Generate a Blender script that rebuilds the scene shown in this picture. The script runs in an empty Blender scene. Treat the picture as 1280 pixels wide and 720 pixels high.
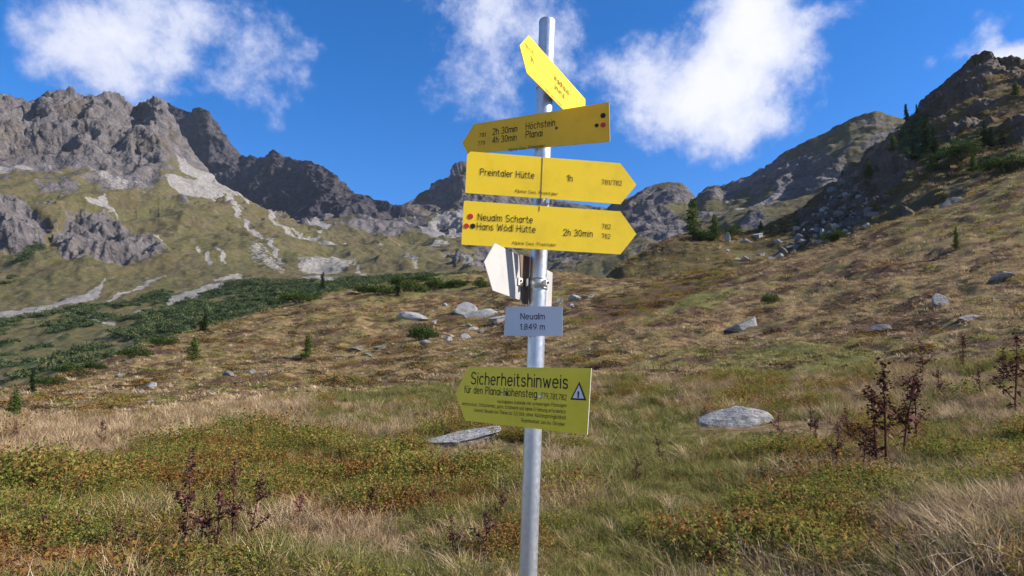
import bpy, bmesh, math, random
import numpy as np
from mathutils import Vector, Matrix, Euler
from mathutils.bvhtree import BVHTree

scene = bpy.context.scene
COL = scene.collection
R = math.radians

# ---------------------------------------------------------------- camera
EYE = 1.6
FPX, PITCH, ROLL = 796.0, 0.1553, 0.0470
cam_data = bpy.data.cameras.new("camera")
cam = bpy.data.objects.new("camera", cam_data)
COL.objects.link(cam)
cam_data.sensor_width = 36.0
cam_data.lens = 36.0 * FPX / 1280.0
cam_data.clip_start = 0.05
cam_data.clip_end = 20000
CAMROT = Matrix.Rotation(math.pi / 2 + PITCH, 3, 'X') @ Matrix.Rotation(ROLL, 3, 'Z')
cam.matrix_world = Matrix.Translation((0, 0, EYE)) @ CAMROT.to_4x4()
scene.camera = cam
CR = np.array(CAMROT)


def rays(px, py):
    """unit directions for photo pixels (1280 x 720)"""
    px = np.asarray(px, float); py = np.asarray(py, float)
    d = np.stack([(px - 640) / FPX, -(py - 360) / FPX, -np.ones_like(px)], -1)
    d = d @ CR.T
    return d / np.linalg.norm(d, axis=-1, keepdims=True)


def to_px(P):
    q = (np.asarray(P, float) - np.array([0, 0, EYE])) @ CR
    return 640 + FPX * q[..., 0] / -q[..., 2], 360 - FPX * q[..., 1] / -q[..., 2]


# ---------------------------------------------------------------- light, world, exposure
SUN_AZ = R(90 + 6)            # clockwise from the viewing direction (+Y): right and a little behind
SUN_EL = R(38)
SUN = Vector((math.sin(SUN_AZ) * math.cos(SUN_EL), math.cos(SUN_AZ) * math.cos(SUN_EL), math.sin(SUN_EL)))
sl = bpy.data.lights.new("sun", 'SUN')
sl.energy = 5.0; sl.angle = R(0.53); sl.color = (1.0, 0.94, 0.84)
sun = bpy.data.objects.new("sun", sl); COL.objects.link(sun)
sun.rotation_euler = (-SUN).to_track_quat('-Z', 'Y').to_euler()
sun.location = (0, 0, 50)

scene.view_settings.view_transform = 'Standard'
scene.view_settings.look = 'None'
scene.view_settings.gamma = 1.0
scene.view_settings.exposure = 1.02
scene.view_settings.use_curve_mapping = False
scene.render.engine = 'CYCLES'
scene.cycles.use_denoising = True
scene.cycles.max_bounces = 5
scene.cycles.diffuse_bounces = 3
scene.cycles.transmission_bounces = 3
scene.cycles.use_adaptive_sampling = True
scene.cycles.adaptive_threshold = 0.015


class NT:
    """small helper to write node trees"""
    def __init__(self, tree):
        self.t = tree; self.n = tree.nodes; self.l = tree.links

    def add(self, typ, **kw):
        nd = self.n.new(typ)
        for k, v in kw.items():
            if k.startswith('i_'):
                key = k[2:]; key = int(key) if key.isdigit() else key
                nd.inputs[key].default_value = v
            else:
                setattr(nd, k, v)
        return nd

    def link(self, a, b):
        self.l.new(a, b)

    def put(self, sock, v):
        if isinstance(v, (int, float)):
            sock.default_value = v
        elif isinstance(v, (tuple, list)):
            v = tuple(v)
            if sock.type == 'RGBA' and len(v) == 3:
                v = v + (1.0,)
            sock.default_value = v
        else:
            self.l.new(v, sock)

    def math(self, op, a, b=None, c=None, clamp=False):
        nd = self.n.new('ShaderNodeMath'); nd.operation = op; nd.use_clamp = clamp
        self.put(nd.inputs[0], a)
        if b is not None: self.put(nd.inputs[1], b)
        if c is not None: self.put(nd.inputs[2], c)
        return nd.outputs[0]

    def mix(self, f, a, b, blend='MIX'):
        nd = self.n.new('ShaderNodeMix'); nd.data_type = 'RGBA'; nd.blend_type = blend
        self.put(nd.inputs[0], f); self.put(nd.inputs[6], a); self.put(nd.inputs[7], b)
        return nd.outputs[2]

    def noise(self, vec, scale, detail=4.0, rough=0.55, dist=0.0):
        nd = self.n.new('ShaderNodeTexNoise')
        nd.inputs['Scale'].default_value = scale; nd.inputs['Detail'].default_value = detail
        nd.inputs['Roughness'].default_value = rough; nd.inputs['Distortion'].default_value = dist
        if vec is not None: self.l.new(vec, nd.inputs['Vector'])
        return nd.outputs['Fac']

    def ramp(self, f, stops, interp='LINEAR'):
        nd = self.n.new('ShaderNodeValToRGB'); cr = nd.color_ramp; cr.interpolation = interp
        while len(cr.elements) < len(stops): cr.elements.new(0.5)
        for e, (p, c) in zip(cr.elements, stops):
            e.position = p
            e.color = (c, c, c, 1) if isinstance(c, (int, float)) else (tuple(c) + (1.0,))[:4]
        self.put(nd.inputs[0], f)
        return nd.outputs[0]

    def smooth(self, f, lo, hi):
        nd = self.n.new('ShaderNodeMapRange'); nd.interpolation_type = 'SMOOTHSTEP'
        self.put(nd.inputs[0], f); self.put(nd.inputs[1], lo); self.put(nd.inputs[2], hi)
        return nd.outputs[0]


def build_world():
    w = bpy.data.worlds.new("World"); scene.world = w; w.use_nodes = True
    w.cycles.sampling_method = 'NONE'
    T = NT(w.node_tree); T.n.clear()
    sky = T.add('ShaderNodeTexSky', sky_type='NISHITA', sun_disc=False)
    sky.sun_elevation = SUN_EL; sky.sun_rotation = SUN_AZ
    sky.altitude = 2500; sky.air_density = 1.0; sky.dust_density = 0.15; sky.ozone_density = 2.5
    hs = T.add('ShaderNodeHueSaturation'); hs.inputs['Saturation'].default_value = 1.40
    hs.inputs['Hue'].default_value = 0.507
    T.link(sky.outputs[0], hs.inputs['Color'])
    skyc = T.mix(1.0, hs.outputs[0], (1.0, 1.0, 1.0), 'MULTIPLY')
    # clouds: an azimuth / elevation field of cloud banks broken up by noise
    tc = T.add('ShaderNodeTexCoord'); sep = T.add('ShaderNodeSeparateXYZ')
    T.link(tc.outputs['Generated'], sep.inputs[0])
    az = T.math('ARCTAN2', sep.outputs[0], sep.outputs[1])
    el = T.math('ARCSINE', sep.outputs[2])
    vec = tc.outputs['Generated']
    # (px, py, radius x px, radius y px, weight): cloud banks seen in the photograph, turned to directions
    banks = [(148, 60, 110, 72, 1.0), (220, 15, 120, 40, .60), (115, 40, 65, 52, .8), (340, 100, 80, 65, .52), (280, 90, 60, 40, .45),
             (300, 20, 120, 40, .42), (395, 60, 40, 40, .32), (345, 155, 35, 20, .42),
             (610, 70, 100, 95, .60), (570, 125, 70, 40, .44), (540, 5, 60, 20, .45), (700, 20, 90, 50, .42), (660, 60, 130, 70, .5),
             (905, 110, 115, 80, 1.05), (945, 45, 70, 75, 1.05), (830, 120, 100, 70, .82), (960, 130, 55, 55, .75),
             (1005, 22, 85, 20, .64), (850, 165, 120, 34, .55), (765, 90, 60, 60, .56), (1000, 75, 30, 60, .5), (770, 140, 40, 50, .5), (905, 185, 60, 16, .5), (1235, 45, 42, 40, .72), (1262, 70, 60, 18, .9), (1210, 60, 40, 22, .6),
             (1160, 80, 25, 18, .35), (1255, 12, 35, 14, .5)]
    tot = None
    ae = T.add('ShaderNodeCombineXYZ'); T.link(az, ae.inputs[0]); T.link(el, ae.inputs[1])
    for (x, y, rx, ry, wt) in banks:
        d = rays(x, y); a0 = math.atan2(d[0], d[1]); e0 = math.asin(d[2])
        k = 1.0 / (1 + ((x - 640) / FPX) ** 2)
        sx = 1.049 / (max(rx / FPX * k, .01) * 1.12); sy = 1.049 / (ry / FPX * .95 * 1.12)
        v = T.add('ShaderNodeVectorMath', operation='MULTIPLY_ADD'); T.link(ae.outputs[0], v.inputs[0])
        v.inputs[1].default_value = (sx, sy, 0); v.inputs[2].default_value = (-a0 * sx, -e0 * sy, 0)
        q = T.add('ShaderNodeVectorMath', operation='DOT_PRODUCT'); T.link(v.outputs[0], q.inputs[0]); T.link(v.outputs[0], q.inputs[1])
        g = T.math('MULTIPLY', T.math('POWER', 0.3679, q.outputs['Value']), wt)
        tot = g if tot is None else T.math('SMOOTH_MAX', tot, g, 0.15)
    # the rest of the sky carries the same broken cumulus
    wide = T.smooth(T.math('ABSOLUTE', az), 0.75, 1.0)
    high = T.smooth(el, 0.66, 0.85)
    out = T.math('MAXIMUM', wide, high)
    rest = T.math('MULTIPLY', T.smooth(T.noise(vec, 2.6, 3.0), .48, .66), .8)
    tot = T.math('MAXIMUM', tot, T.math('MULTIPLY', rest, out))
    n1 = T.noise(vec, 5.5, 6.0, .6, .35)
    n2 = T.noise(vec, 14.0, 7.0, .66)
    nn = T.math('ADD', T.math('MULTIPLY', n1, .55), T.math('MULTIPLY', n2, .45))
    nn = T.math('SUBTRACT', nn, .5)
    dens = T.math('MULTIPLY_ADD', nn, 2.5, tot)
    # only where a bank is near: no stray flecks
    dens = T.math('MULTIPLY', dens, T.smooth(tot, 0.06, 0.34))
    fac = T.smooth(dens, 0.28, 0.74)
    thick = T.smooth(dens, 0.45, 1.15)
    white = T.mix(thick, (.56, .63, .90), (.99, .99, 1.04))
    # thick parts of the clouds are white, thin parts a little bluer
    cl = T.add('ShaderNodeBackground'); T.link(white, cl.inputs[0]); cl.inputs[1].default_value = CLOUD
    bg = T.add('ShaderNodeBackground'); T.link(skyc, bg.inputs[0]); bg.inputs[1].default_value = 0.105
    ms = T.add('ShaderNodeMixShader'); T.link(T.math('MULTIPLY', fac, .97), ms.inputs[0])
    T.link(bg.outputs[0], ms.inputs[1]); T.link(cl.outputs[0], ms.inputs[2])
    o = T.add('ShaderNodeOutputWorld'); T.link(ms.outputs[0], o.inputs[0])


CLOUD = 0.505
build_world()

# ---------------------------------------------------------------- helpers
rng = np.random.default_rng(11)
random.seed(5)
_perm = np.random.default_rng(3).permutation(256).astype(np.int64)
_perm = np.concatenate([_perm, _perm, _perm])
_g = np.random.default_rng(4).normal(size=(256, 3)); _g /= np.linalg.norm(_g, axis=1, keepdims=True)


def perlin(P):
    P = np.asarray(P, float)
    i = np.floor(P).astype(np.int64); f = P - i; i &= 255
    u = f * f * f * (f * (f * 6 - 15) + 10)
    res = 0
    for dx in (0, 1):
        wx = u[..., 0] if dx else 1 - u[..., 0]
        for dy in (0, 1):
            wy = u[..., 1] if dy else 1 - u[..., 1]
            for dz in (0, 1):
                wz = u[..., 2] if dz else 1 - u[..., 2]
                h = _perm[_perm[_perm[(i[..., 0] + dx) & 255] + ((i[..., 1] + dy) & 255)] + ((i[..., 2] + dz) & 255)]
                g = _g[h]
                dot = g[..., 0] * (f[..., 0] - dx) + g[..., 1] * (f[..., 1] - dy) + g[..., 2] * (f[..., 2] - dz)
                res = res + wx * wy * wz * dot
    return res * 1.5


def fbm(P, scale, octs=4, gain=.5):
    P = np.asarray(P, float) / scale; a = 1.0; s = 0; t = 0
    for k in range(octs):
        s = s + a * perlin(P + 17.3 * k); t += a; a *= gain; P = P * 2.03
    return s / t


def ridged(P, scale, octs=5, gain=.55):
    P = np.asarray(P, float) / scale; a = 1.0; s = 0; t = 0
    for k in range(octs):
        n = 1 - np.abs(perlin(P + 31.7 * k)) * 2
        s = s + a * n; t += a; a *= gain; P = P * 2.05
    return s / t


def sstep(x, a, b):
    t = np.clip((np.asarray(x, float) - a) / (b - a), 0, 1)
    return t * t * (3 - 2 * t)


def mesh_obj(name, verts, faces, mat=None, parent=None, smooth=False, attrs=None):
    me = bpy.data.meshes.new(name)
    verts = np.asarray(verts, dtype=np.float32)
    if isinstance(faces, np.ndarray):
        k = faces.shape[1]
        me.vertices.add(len(verts)); me.vertices.foreach_set('co', verts.ravel())
        me.loops.add(faces.size); me.loops.foreach_set('vertex_index', faces.astype(np.int32).ravel())
        me.polygons.add(len(faces)); me.polygons.foreach_set('loop_start', np.arange(0, faces.size, k, dtype=np.int32))
        me.update(calc_edges=True); me.validate()
    else:
        me.from_pydata([tuple(map(float, v)) for v in verts], [], faces); me.update()
    if smooth:
        me.polygons.foreach_set('use_smooth', np.ones(len(me.polygons), dtype=bool))
    for k, v in (attrs or {}).items():
        v = np.asarray(v, dtype=np.float32)
        if v.ndim == 1:
            a = me.attributes.new(k, 'FLOAT', 'POINT'); a.data.foreach_set('value', v)
        else:
            a = me.attributes.new(k, 'FLOAT_COLOR', 'POINT')
            if v.shape[1] == 3: v = np.concatenate([v, np.ones((len(v), 1), np.float32)], 1)
            a.data.foreach_set('color', np.ascontiguousarray(v).ravel())
    if mat is not None: me.materials.append(mat)
    o = bpy.data.objects.new(name, me); COL.objects.link(o)
    if parent is not None: o.parent = parent
    return o


def empty(name, loc=(0, 0, 0), rot=(0, 0, 0)):
    o = bpy.data.objects.new(name, None); COL.objects.link(o)
    o.location = loc; o.rotation_euler = rot; o.empty_display_size = .2
    return o


def tag(o, label, cat, group=None):
    o['label'] = label; o['category'] = cat
    if group: o['group'] = group
    return o


def poly_sd(px, py, poly):
    """signed distance (inside > 0) to a polygon in photo pixels"""
    poly = np.asarray(poly, float); n = len(poly)
    d = np.full(px.shape, 1e9); ins = np.zeros(px.shape, bool)
    for i in range(n):
        a = poly[i]; b = poly[(i + 1) % n]; e = b - a
        wx = px - a[0]; wy = py - a[1]
        t = np.clip((wx * e[0] + wy * e[1]) / (e @ e + 1e-9), 0, 1)
        d = np.minimum(d, np.hypot(wx - t * e[0], wy - t * e[1]))
        c = ((a[1] > py) != (b[1] > py)) & (px < (b[0] - a[0]) * (py - a[1]) / (b[1] - a[1] + 1e-12) + a[0])
        ins ^= c
    return np.where(ins, d, -d)


def line_sd(px, py, pts):
    """width minus distance for a polyline of (x, y, half width)"""
    best = np.full(px.shape, -1e9)
    for a, b in zip(pts[:-1], pts[1:]):
        ex, ey = b[0] - a[0], b[1] - a[1]
        t = np.clip(((px - a[0]) * ex + (py - a[1]) * ey) / (ex * ex + ey * ey + 1e-9), 0, 1)
        d = np.hypot(px - a[0] - t * ex, py - a[1] - t * ey)
        best = np.maximum(best, a[2] + (b[2] - a[2]) * t - d)
    return best


def new_mat(name):
    m = bpy.data.materials.new(name); m.use_nodes = True
    T = NT(m.node_tree); T.n.clear()
    out = T.add('ShaderNodeOutputMaterial')
    return m, T, out


def principled(T, out, color, rough=.8, spec=.2, metal=0.0, normal=None):
    b = T.add('ShaderNodeBsdfPrincipled')
    T.put(b.inputs['Base Color'], color); T.put(b.inputs['Roughness'], rough)
    T.put(b.inputs['Metallic'], metal); T.put(b.inputs['Specular IOR Level'], spec)
    if normal is not None: T.link(normal, b.inputs['Normal'])
    T.link(b.outputs[0], out.inputs[0])
    return b


def bump(T, h, strength, dist):
    nd = T.add('ShaderNodeBump'); nd.inputs['Strength'].default_value = strength
    nd.inputs['Distance'].default_value = dist
    T.link(h, nd.inputs['Height'])
    return nd.outputs[0]


# ---------------------------------------------------------------- terrain materials
def mat_mountain(name, k=1.0, tint=(1, 1, 1.04), gtint=(1, 1, 1)):
    """rock, scree, alpine grass and dwarf-pine ground by vertex mask (R rock, G scree, B dark shrub ground)"""
    m, T, out = new_mat(name)
    pos = T.add('ShaderNodeNewGeometry').outputs['Position']
    at = T.add('ShaderNodeAttribute', attribute_name='mask')
    sep = T.add('ShaderNodeSeparateColor'); T.link(at.outputs['Color'], sep.inputs[0])
    n_big = T.noise(pos, .012, 5, .6); n_mid = T.noise(pos, .06, 5, .62); n_fine = T.noise(pos, .3, 4, .6)
    rock = T.ramp(T.math('ADD', T.math('MULTIPLY', n_mid, .6), T.math('MULTIPLY', n_fine, .4)),
                  [(.28, (.026, .024, .026)), (.45, (.078, .069, .068)), (.58, (.122, .107, .102)), (.74, (.22, .197, .185))])
    rock = T.mix(T.smooth(n_big, .5, .72), rock, T.mix(1.0, rock, (.95, .88, .72), 'MULTIPLY'))
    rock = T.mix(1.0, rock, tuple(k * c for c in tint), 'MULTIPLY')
    grass = T.ramp(n_big, [(.30, (.073, .060, .028)), (.45, (.106, .082, .041)), (.56, (.090, .080, .034)), (.70, (.134, .097, .053))])
    grass = T.mix(1.0, grass, gtint, 'MULTIPLY')
    grass = T.mix(T.smooth(n_fine, .35, .7), T.mix(1.0, grass, (.62, .66, .6), 'MULTIPLY'), grass)
    scree = T.ramp(n_fine, [(.3, (.12, .11, .10)), (.55, (.19, .175, .162)), (.8, (.28, .26, .245))])
    shrub = T.ramp(n_fine, [(.3, (.018, .028, .012)), (.7, (.055, .072, .028))])
    jit = T.math('MULTIPLY', T.math('SUBTRACT', T.math('ADD', T.math('MULTIPLY', n_mid, .55), T.math('MULTIPLY', n_fine, .45)), .5), 1.5)
    fleck = T.noise(pos, .16, 4, .7)
    rf = T.math('MAXIMUM', T.smooth(T.math('ADD', sep.outputs[0], jit), .38, .62), T.math('MULTIPLY', T.smooth(fleck, .57, .66), .75))
    sf = T.smooth(T.math('ADD', sep.outputs[1], T.math('MULTIPLY', T.math('SUBTRACT', n_fine, .5), .9)), .38, .60)
    bf = T.smooth(T.math('ADD', sep.outputs[2], jit), .4, .6)
    c = T.mix(rf, grass, rock); c = T.mix(bf, c, shrub); c = T.mix(sf, c, scree)
    h = T.math('ADD', T.math('MULTIPLY', n_mid, 1.0), T.math('MULTIPLY', n_fine, .35))
    nb = T.add('ShaderNodeBump'); nb.inputs['Strength'].default_value = 1.0
    T.put(nb.inputs['Distance'], T.math('MULTIPLY_ADD', rf, 4.5, 1.4)); T.link(h, nb.inputs['Height'])
    principled(T, out, c, .95, .1, normal=nb.outputs[0])
    return m


def mat_meadow():
    m, T, out = new_mat('meadow_ground')
    pos = T.add('ShaderNodeNewGeometry').outputs['Position']
    n1 = T.noise(pos, .10, 4, .6); n2 = T.noise(pos, .75, 4, .6, .4); n3 = T.noise(pos, 5.0, 4, .65); n4 = T.noise(pos, 30.0, 3, .6)
    at = T.add('ShaderNodeAttribute', attribute_name='mask')
    sep = T.add('ShaderNodeSeparateColor'); T.link(at.outputs['Color'], sep.inputs[0])
    straw = T.ramp(n3, [(.25, (.09, .058, .026)), (.5, (.20, .135, .062)), (.75, (.31, .225, .118))])
    green = T.ramp(n3, [(.25, (.05, .055, .016)), (.5, (.115, .11, .035)), (.75, (.18, .165, .06))])
    brown = T.ramp(n3, [(.25, (.036, .024, .015)), (.5, (.085, .050, .031)), (.75, (.15, .094, .058))])
    gf = T.smooth(T.math('ADD', T.math('MULTIPLY', n2, .6), T.math('MULTIPLY', n1, .4)), .45, .60)
    brf = T.smooth(T.noise(pos, .42, 5, .66, .6), .48, .58)
    c = T.mix(T.math('MULTIPLY', gf, .75), straw, green)
    c = T.mix(T.math('MULTIPLY', brf, .85), c, brown)
    c = T.mix(T.smooth(sep.outputs[0], .3, .7), c, green)     # greener runnels and the trodden path
    c = T.mix(T.smooth(sep.outputs[1], .3, .7), c, straw)
    c = T.mix(T.smooth(sep.outputs[2], .3, .7), c, brown)
    h = T.math('ADD', n3, T.math('MULTIPLY', n4, .4))
    principled(T, out, c, .95, .1, normal=bump(T, h, .9, .12))
    return m


M_MOUNT = mat_mountain('mountain_ground')
M_DARK = mat_mountain('shade_darkened_rock', .60, (.96, .97, 1.12))  # rock darkened and blued to stand for the massif's shade
M_HILL = mat_mountain('hill_ground', .85, (1.05, .93, .80), (.95, .82, .74))
M_MEADOW = mat_meadow()

# ---------------------------------------------------------------- meadow: the ground round the camera
# (px, py, distance): where the photograph's hillside lies, distances from its slope and the sizes of things on it
CTRL = [(0, 700, 6.5), (0, 640, 9), (0, 590, 13), (0, 545, 22), (0, 515, 35), (0, 493, 55), (0, 503, 80), (0, 545, 150), (0, 560, 230),
        (160, 650, 8), (160, 580, 14), (160, 540, 23), (160, 505, 38), (160, 470, 60), (160, 444, 85), (160, 452, 115), (160, 492, 180),
        (320, 650, 8), (320, 570, 14), (320, 520, 24), (320, 480, 42), (320, 440, 70), (320, 398, 110), (320, 404, 150), (320, 440, 220),
        (430, 580, 13), (430, 510, 25), (430, 470, 45), (430, 420, 75), (430, 367, 130), (430, 372, 170), (430, 400, 240),
        (560, 590, 11), (560, 540, 17), (560, 480, 32), (560, 430, 60), (560, 385, 95), (560, 347, 150), (560, 352, 190), (560, 380, 260),
        (680, 595, 10), (680, 545, 15), (680, 500, 24), (680, 460, 38), (680, 410, 62), (680, 370, 92), (680, 341, 140), (680, 347, 180), (680, 370, 250),
        (800, 640, 8.3), (800, 570, 12.5), (800, 520, 20), (800, 470, 32), (800, 420, 50), (800, 375, 78), (800, 352, 100), (800, 352, 125), (800, 365, 180), (800, 390, 250),
        (960, 650, 8), (960, 580, 12), (960, 525, 18), (960, 480, 27), (960, 430, 42), (960, 380, 62), (960, 330, 86), (960, 333, 110), (960, 355, 170), (960, 390, 250),
        (1120, 670, 7), (1120, 590, 11), (1120, 530, 17), (1120, 470, 28), (1120, 400, 47), (1120, 340, 67), (1120, 283, 90), (1120, 285, 112), (1120, 320, 170), (1120, 370, 250),
        (1280, 690, 6), (1280, 600, 10), (1280, 530, 16), (1280, 460, 27), (1280, 400, 42), (1280, 330, 62), (1280, 265, 85), (1280, 215, 108), (1280, 230, 140), (1280, 300, 230),
        (1480, 600, 10), (1480, 460, 27), (1480, 330, 62), (1480, 200, 108), (1480, 220, 140), (1480, 300, 230),
        (-220, 690, 6.5), (-220, 590, 13), (-220, 530, 30), (-220, 510, 55), (-220, 540, 100), (-220, 570, 200)]
_c = np.array(CTRL, float)
_d = rays(_c[:, 0], _c[:, 1])
_az = np.arctan2(_d[:, 0], _d[:, 1]); _rh = _c[:, 2]
_m = EYE / _rh + _d[:, 2] / np.hypot(_d[:, 0], _d[:, 1])
_ex = [(a, r) for a in np.radians([-60, -40, -20, 0, 20, 40, 60]) for r in (1.0, 2.5, 4.0)]
_az = np.concatenate([_az, [e[0] for e in _ex]]); _rh = np.concatenate([_rh, [e[1] for e in _ex]]); _m = np.concatenate([_m, np.zeros(len(_ex))])
_K = np.stack([_az * 3.0, np.log(_rh)], 1)


def _tps(r2):
    return np.where(r2 > 1e-12, r2 * np.log(r2 + 1e-12), 0)


_A = _tps(((_K[:, None] - _K[None]) ** 2).sum(-1)) + np.eye(len(_K)) * .02
_Pm = np.concatenate([np.ones((len(_K), 1)), _K], 1)
_S = np.linalg.solve(np.block([[_A, _Pm], [_Pm.T, np.zeros((3, 3))]]), np.concatenate([_m, np.zeros(3)]))


def meadow_base(x, y):
    x = np.asarray(x, float); y = np.asarray(y, float); sh = x.shape
    x = x.ravel(); y = y.ravel(); out = np.zeros(len(x))
    for s in range(0, len(x), 40000):
        xx = x[s:s + 40000]; yy = y[s:s + 40000]
        r = np.maximum(np.hypot(xx, yy), .8); az = np.arctan2(xx, yy)
        azc = np.clip(az, -1.05, 1.05)
        Q = np.stack([azc * 3.0, np.log(np.minimum(r, 260))], 1)
        m = _tps(((Q[:, None] - _K[None]) ** 2).sum(-1)) @ _S[:len(_K)] + np.concatenate([np.ones((len(Q), 1)), Q], 1) @ _S[len(_K):]
        m *= 1 - sstep(np.abs(az), 1.05, 2.2)
        m *= sstep(r, 1.5, 5.0)
        out[s:s + 40000] = m * np.minimum(r, 400)
    return out.reshape(sh)


def meadow_z(x, y):
    x = np.asarray(x, float); y = np.asarray(y, float)
    P = np.stack([x, y, np.zeros_like(x)], -1)
    r = np.hypot(x, y)
    z = meadow_base(x, y)
    a1 = .05 + .13 * sstep(r, 8, 35) + .10 * sstep(r, 40, 90)
    z = z + a1 * 1.6 * fbm(P, 3.2, 3) + (.04 + .10 * sstep(r, 10, 40)) * fbm(P + 40, 1.1, 2)
    z = z + .62 * sstep(r, 18, 50) * fbm(P + 7, 4.2, 3, .6) * (1 - .3 * sstep(r, 120, 200))
    z = z + .30 * sstep(r, 20, 45) * ridged(P + 3, 5.5, 2, .5) + .22 * sstep(r, 15, 40) * fbm(P + 61, 1.9, 2)
    z = z + 1.3 * sstep(r, 25, 70) * fbm(P + 90, 14, 3) * (1 - sstep(r, 150, 240))
    return z


def build_meadow():
    az = np.concatenate([np.radians(np.linspace(-180, -47, 40, endpoint=False)), np.radians(np.linspace(-47, 47, 620)),
                         np.radians(np.linspace(47, 180, 41)[1:])])
    rr = np.concatenate([np.linspace(0.02, 3.5, 14, endpoint=False), np.exp(np.linspace(math.log(3.5), math.log(260), 400))])
    A, RR = np.meshgrid(az, rr)
    X = RR * np.sin(A); Y = RR * np.cos(A); Z = meadow_z(X, Y)
    V = np.stack([X, Y, Z], -1).reshape(-1, 3)
    n, k = len(rr), len(az)
    i = np.arange((n - 1)); j = np.arange(k - 1)
    I, J = np.meshgrid(i, j, indexing='ij'); a = (I * k + J).ravel()
    F = np.stack([a, a + 1, a + k + 1, a + k], 1)
    px, py = to_px(V)
    front = V[:, 1] > 1
    g, s, b = meadow_masks(V, px, py, front)
    Q = np.stack([(.94 * V[:, 0] + .34 * V[:, 1]) * .42, -.34 * V[:, 0] + .94 * V[:, 1], V[:, 2] * 0], 1)
    band = sstep(-fbm(Q + 99, 2.6, 3, .62), .03, .14) * sstep(np.hypot(V[:, 0], V[:, 1]), 24, 36)
    b = np.maximum(b, band * .9); s = s * (1 - band)
    o = mesh_obj('meadow', V, F, M_MEADOW, smooth=True, attrs={'mask': np.stack([g, s, b], 1)})
    o['kind'] = 'structure'
    return o


def meadow_masks(V, px, py, front):
    """greener / strawier / browner ground, following what grows there in the photograph"""
    r = np.hypot(V[:, 0], V[:, 1])
    s0 = np.clip(r / 8, .8, 12)[:, None]
    nx = px + 60 * fbm(V / s0, 1.0, 4, .6); ny = py + 34 * fbm(V / s0 + 50, 1.0, 4, .6) * sstep(py, 300, 520)
    def pm(poly, f=14):
        return np.where(front, sstep(poly_sd(nx, ny, poly), -f, f), 0)
    g = .8 * pm([(690, 720), (740, 640), (760, 560), (760, 530), (820, 520), (960, 545), (960, 600), (890, 640), (900, 720)], 24)
    g = np.maximum(g, pm([(790, 440), (1000, 430), (1110, 440), (1110, 465), (900, 475), (780, 462)], 8) * .7)
    g = np.maximum(g, pm([(380, 480), (560, 480), (560, 500), (330, 500)], 6) * .9)
    g = np.maximum(g, pm([(820, 375), (960, 345), (900, 385), (830, 395)], 6) * .8)
    g = np.maximum(g, pm([(1110, 300), (1180, 240), (1290, 190), (1290, 270), (1180, 300)], 10) * .5)
    g = np.maximum(g, pm([(430, 345), (590, 340), (590, 372), (430, 375)], 6) * .9)
    s = pm([(-100, 530), (120, 525), (300, 490), (420, 480), (380, 520), (200, 550), (60, 590), (-100, 600)], 8)
    s = np.maximum(s, pm([(900, 350), (1040, 300), (1290, 310), (1290, 400), (1000, 420), (780, 430)], 20) * .45)
    s = np.maximum(s, .6 * pm([(1060, 720), (1130, 660), (1290, 600), (1290, 740)], 10))
    b = pm([(700, 400), (760, 370), (860, 345), (940, 335), (820, 385), (740, 410)], 6)
    b = np.maximum(b, pm([(0, 610), (100, 580), (260, 560), (420, 560), (640, 555), (640, 640), (300, 660), (0, 690)], 14) * .8)
    n = .5 + .9 * fbm(V / s0 + 9, .6, 3, .6)
    return g * np.clip(n + .25, 0, 1), s * np.clip(n + .35, 0, 1), b * np.clip(n + .2, 0, 1)


meadow = build_meadow()


# ---------------------------------------------------------------- mountains: sheets through traced curves
def curve(pts, xs):
    p = np.array(pts, float)
    return np.interp(xs, p[:, 0], p[:, 1]), np.exp(np.interp(xs, p[:, 0], np.log(p[:, 2])))


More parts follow.
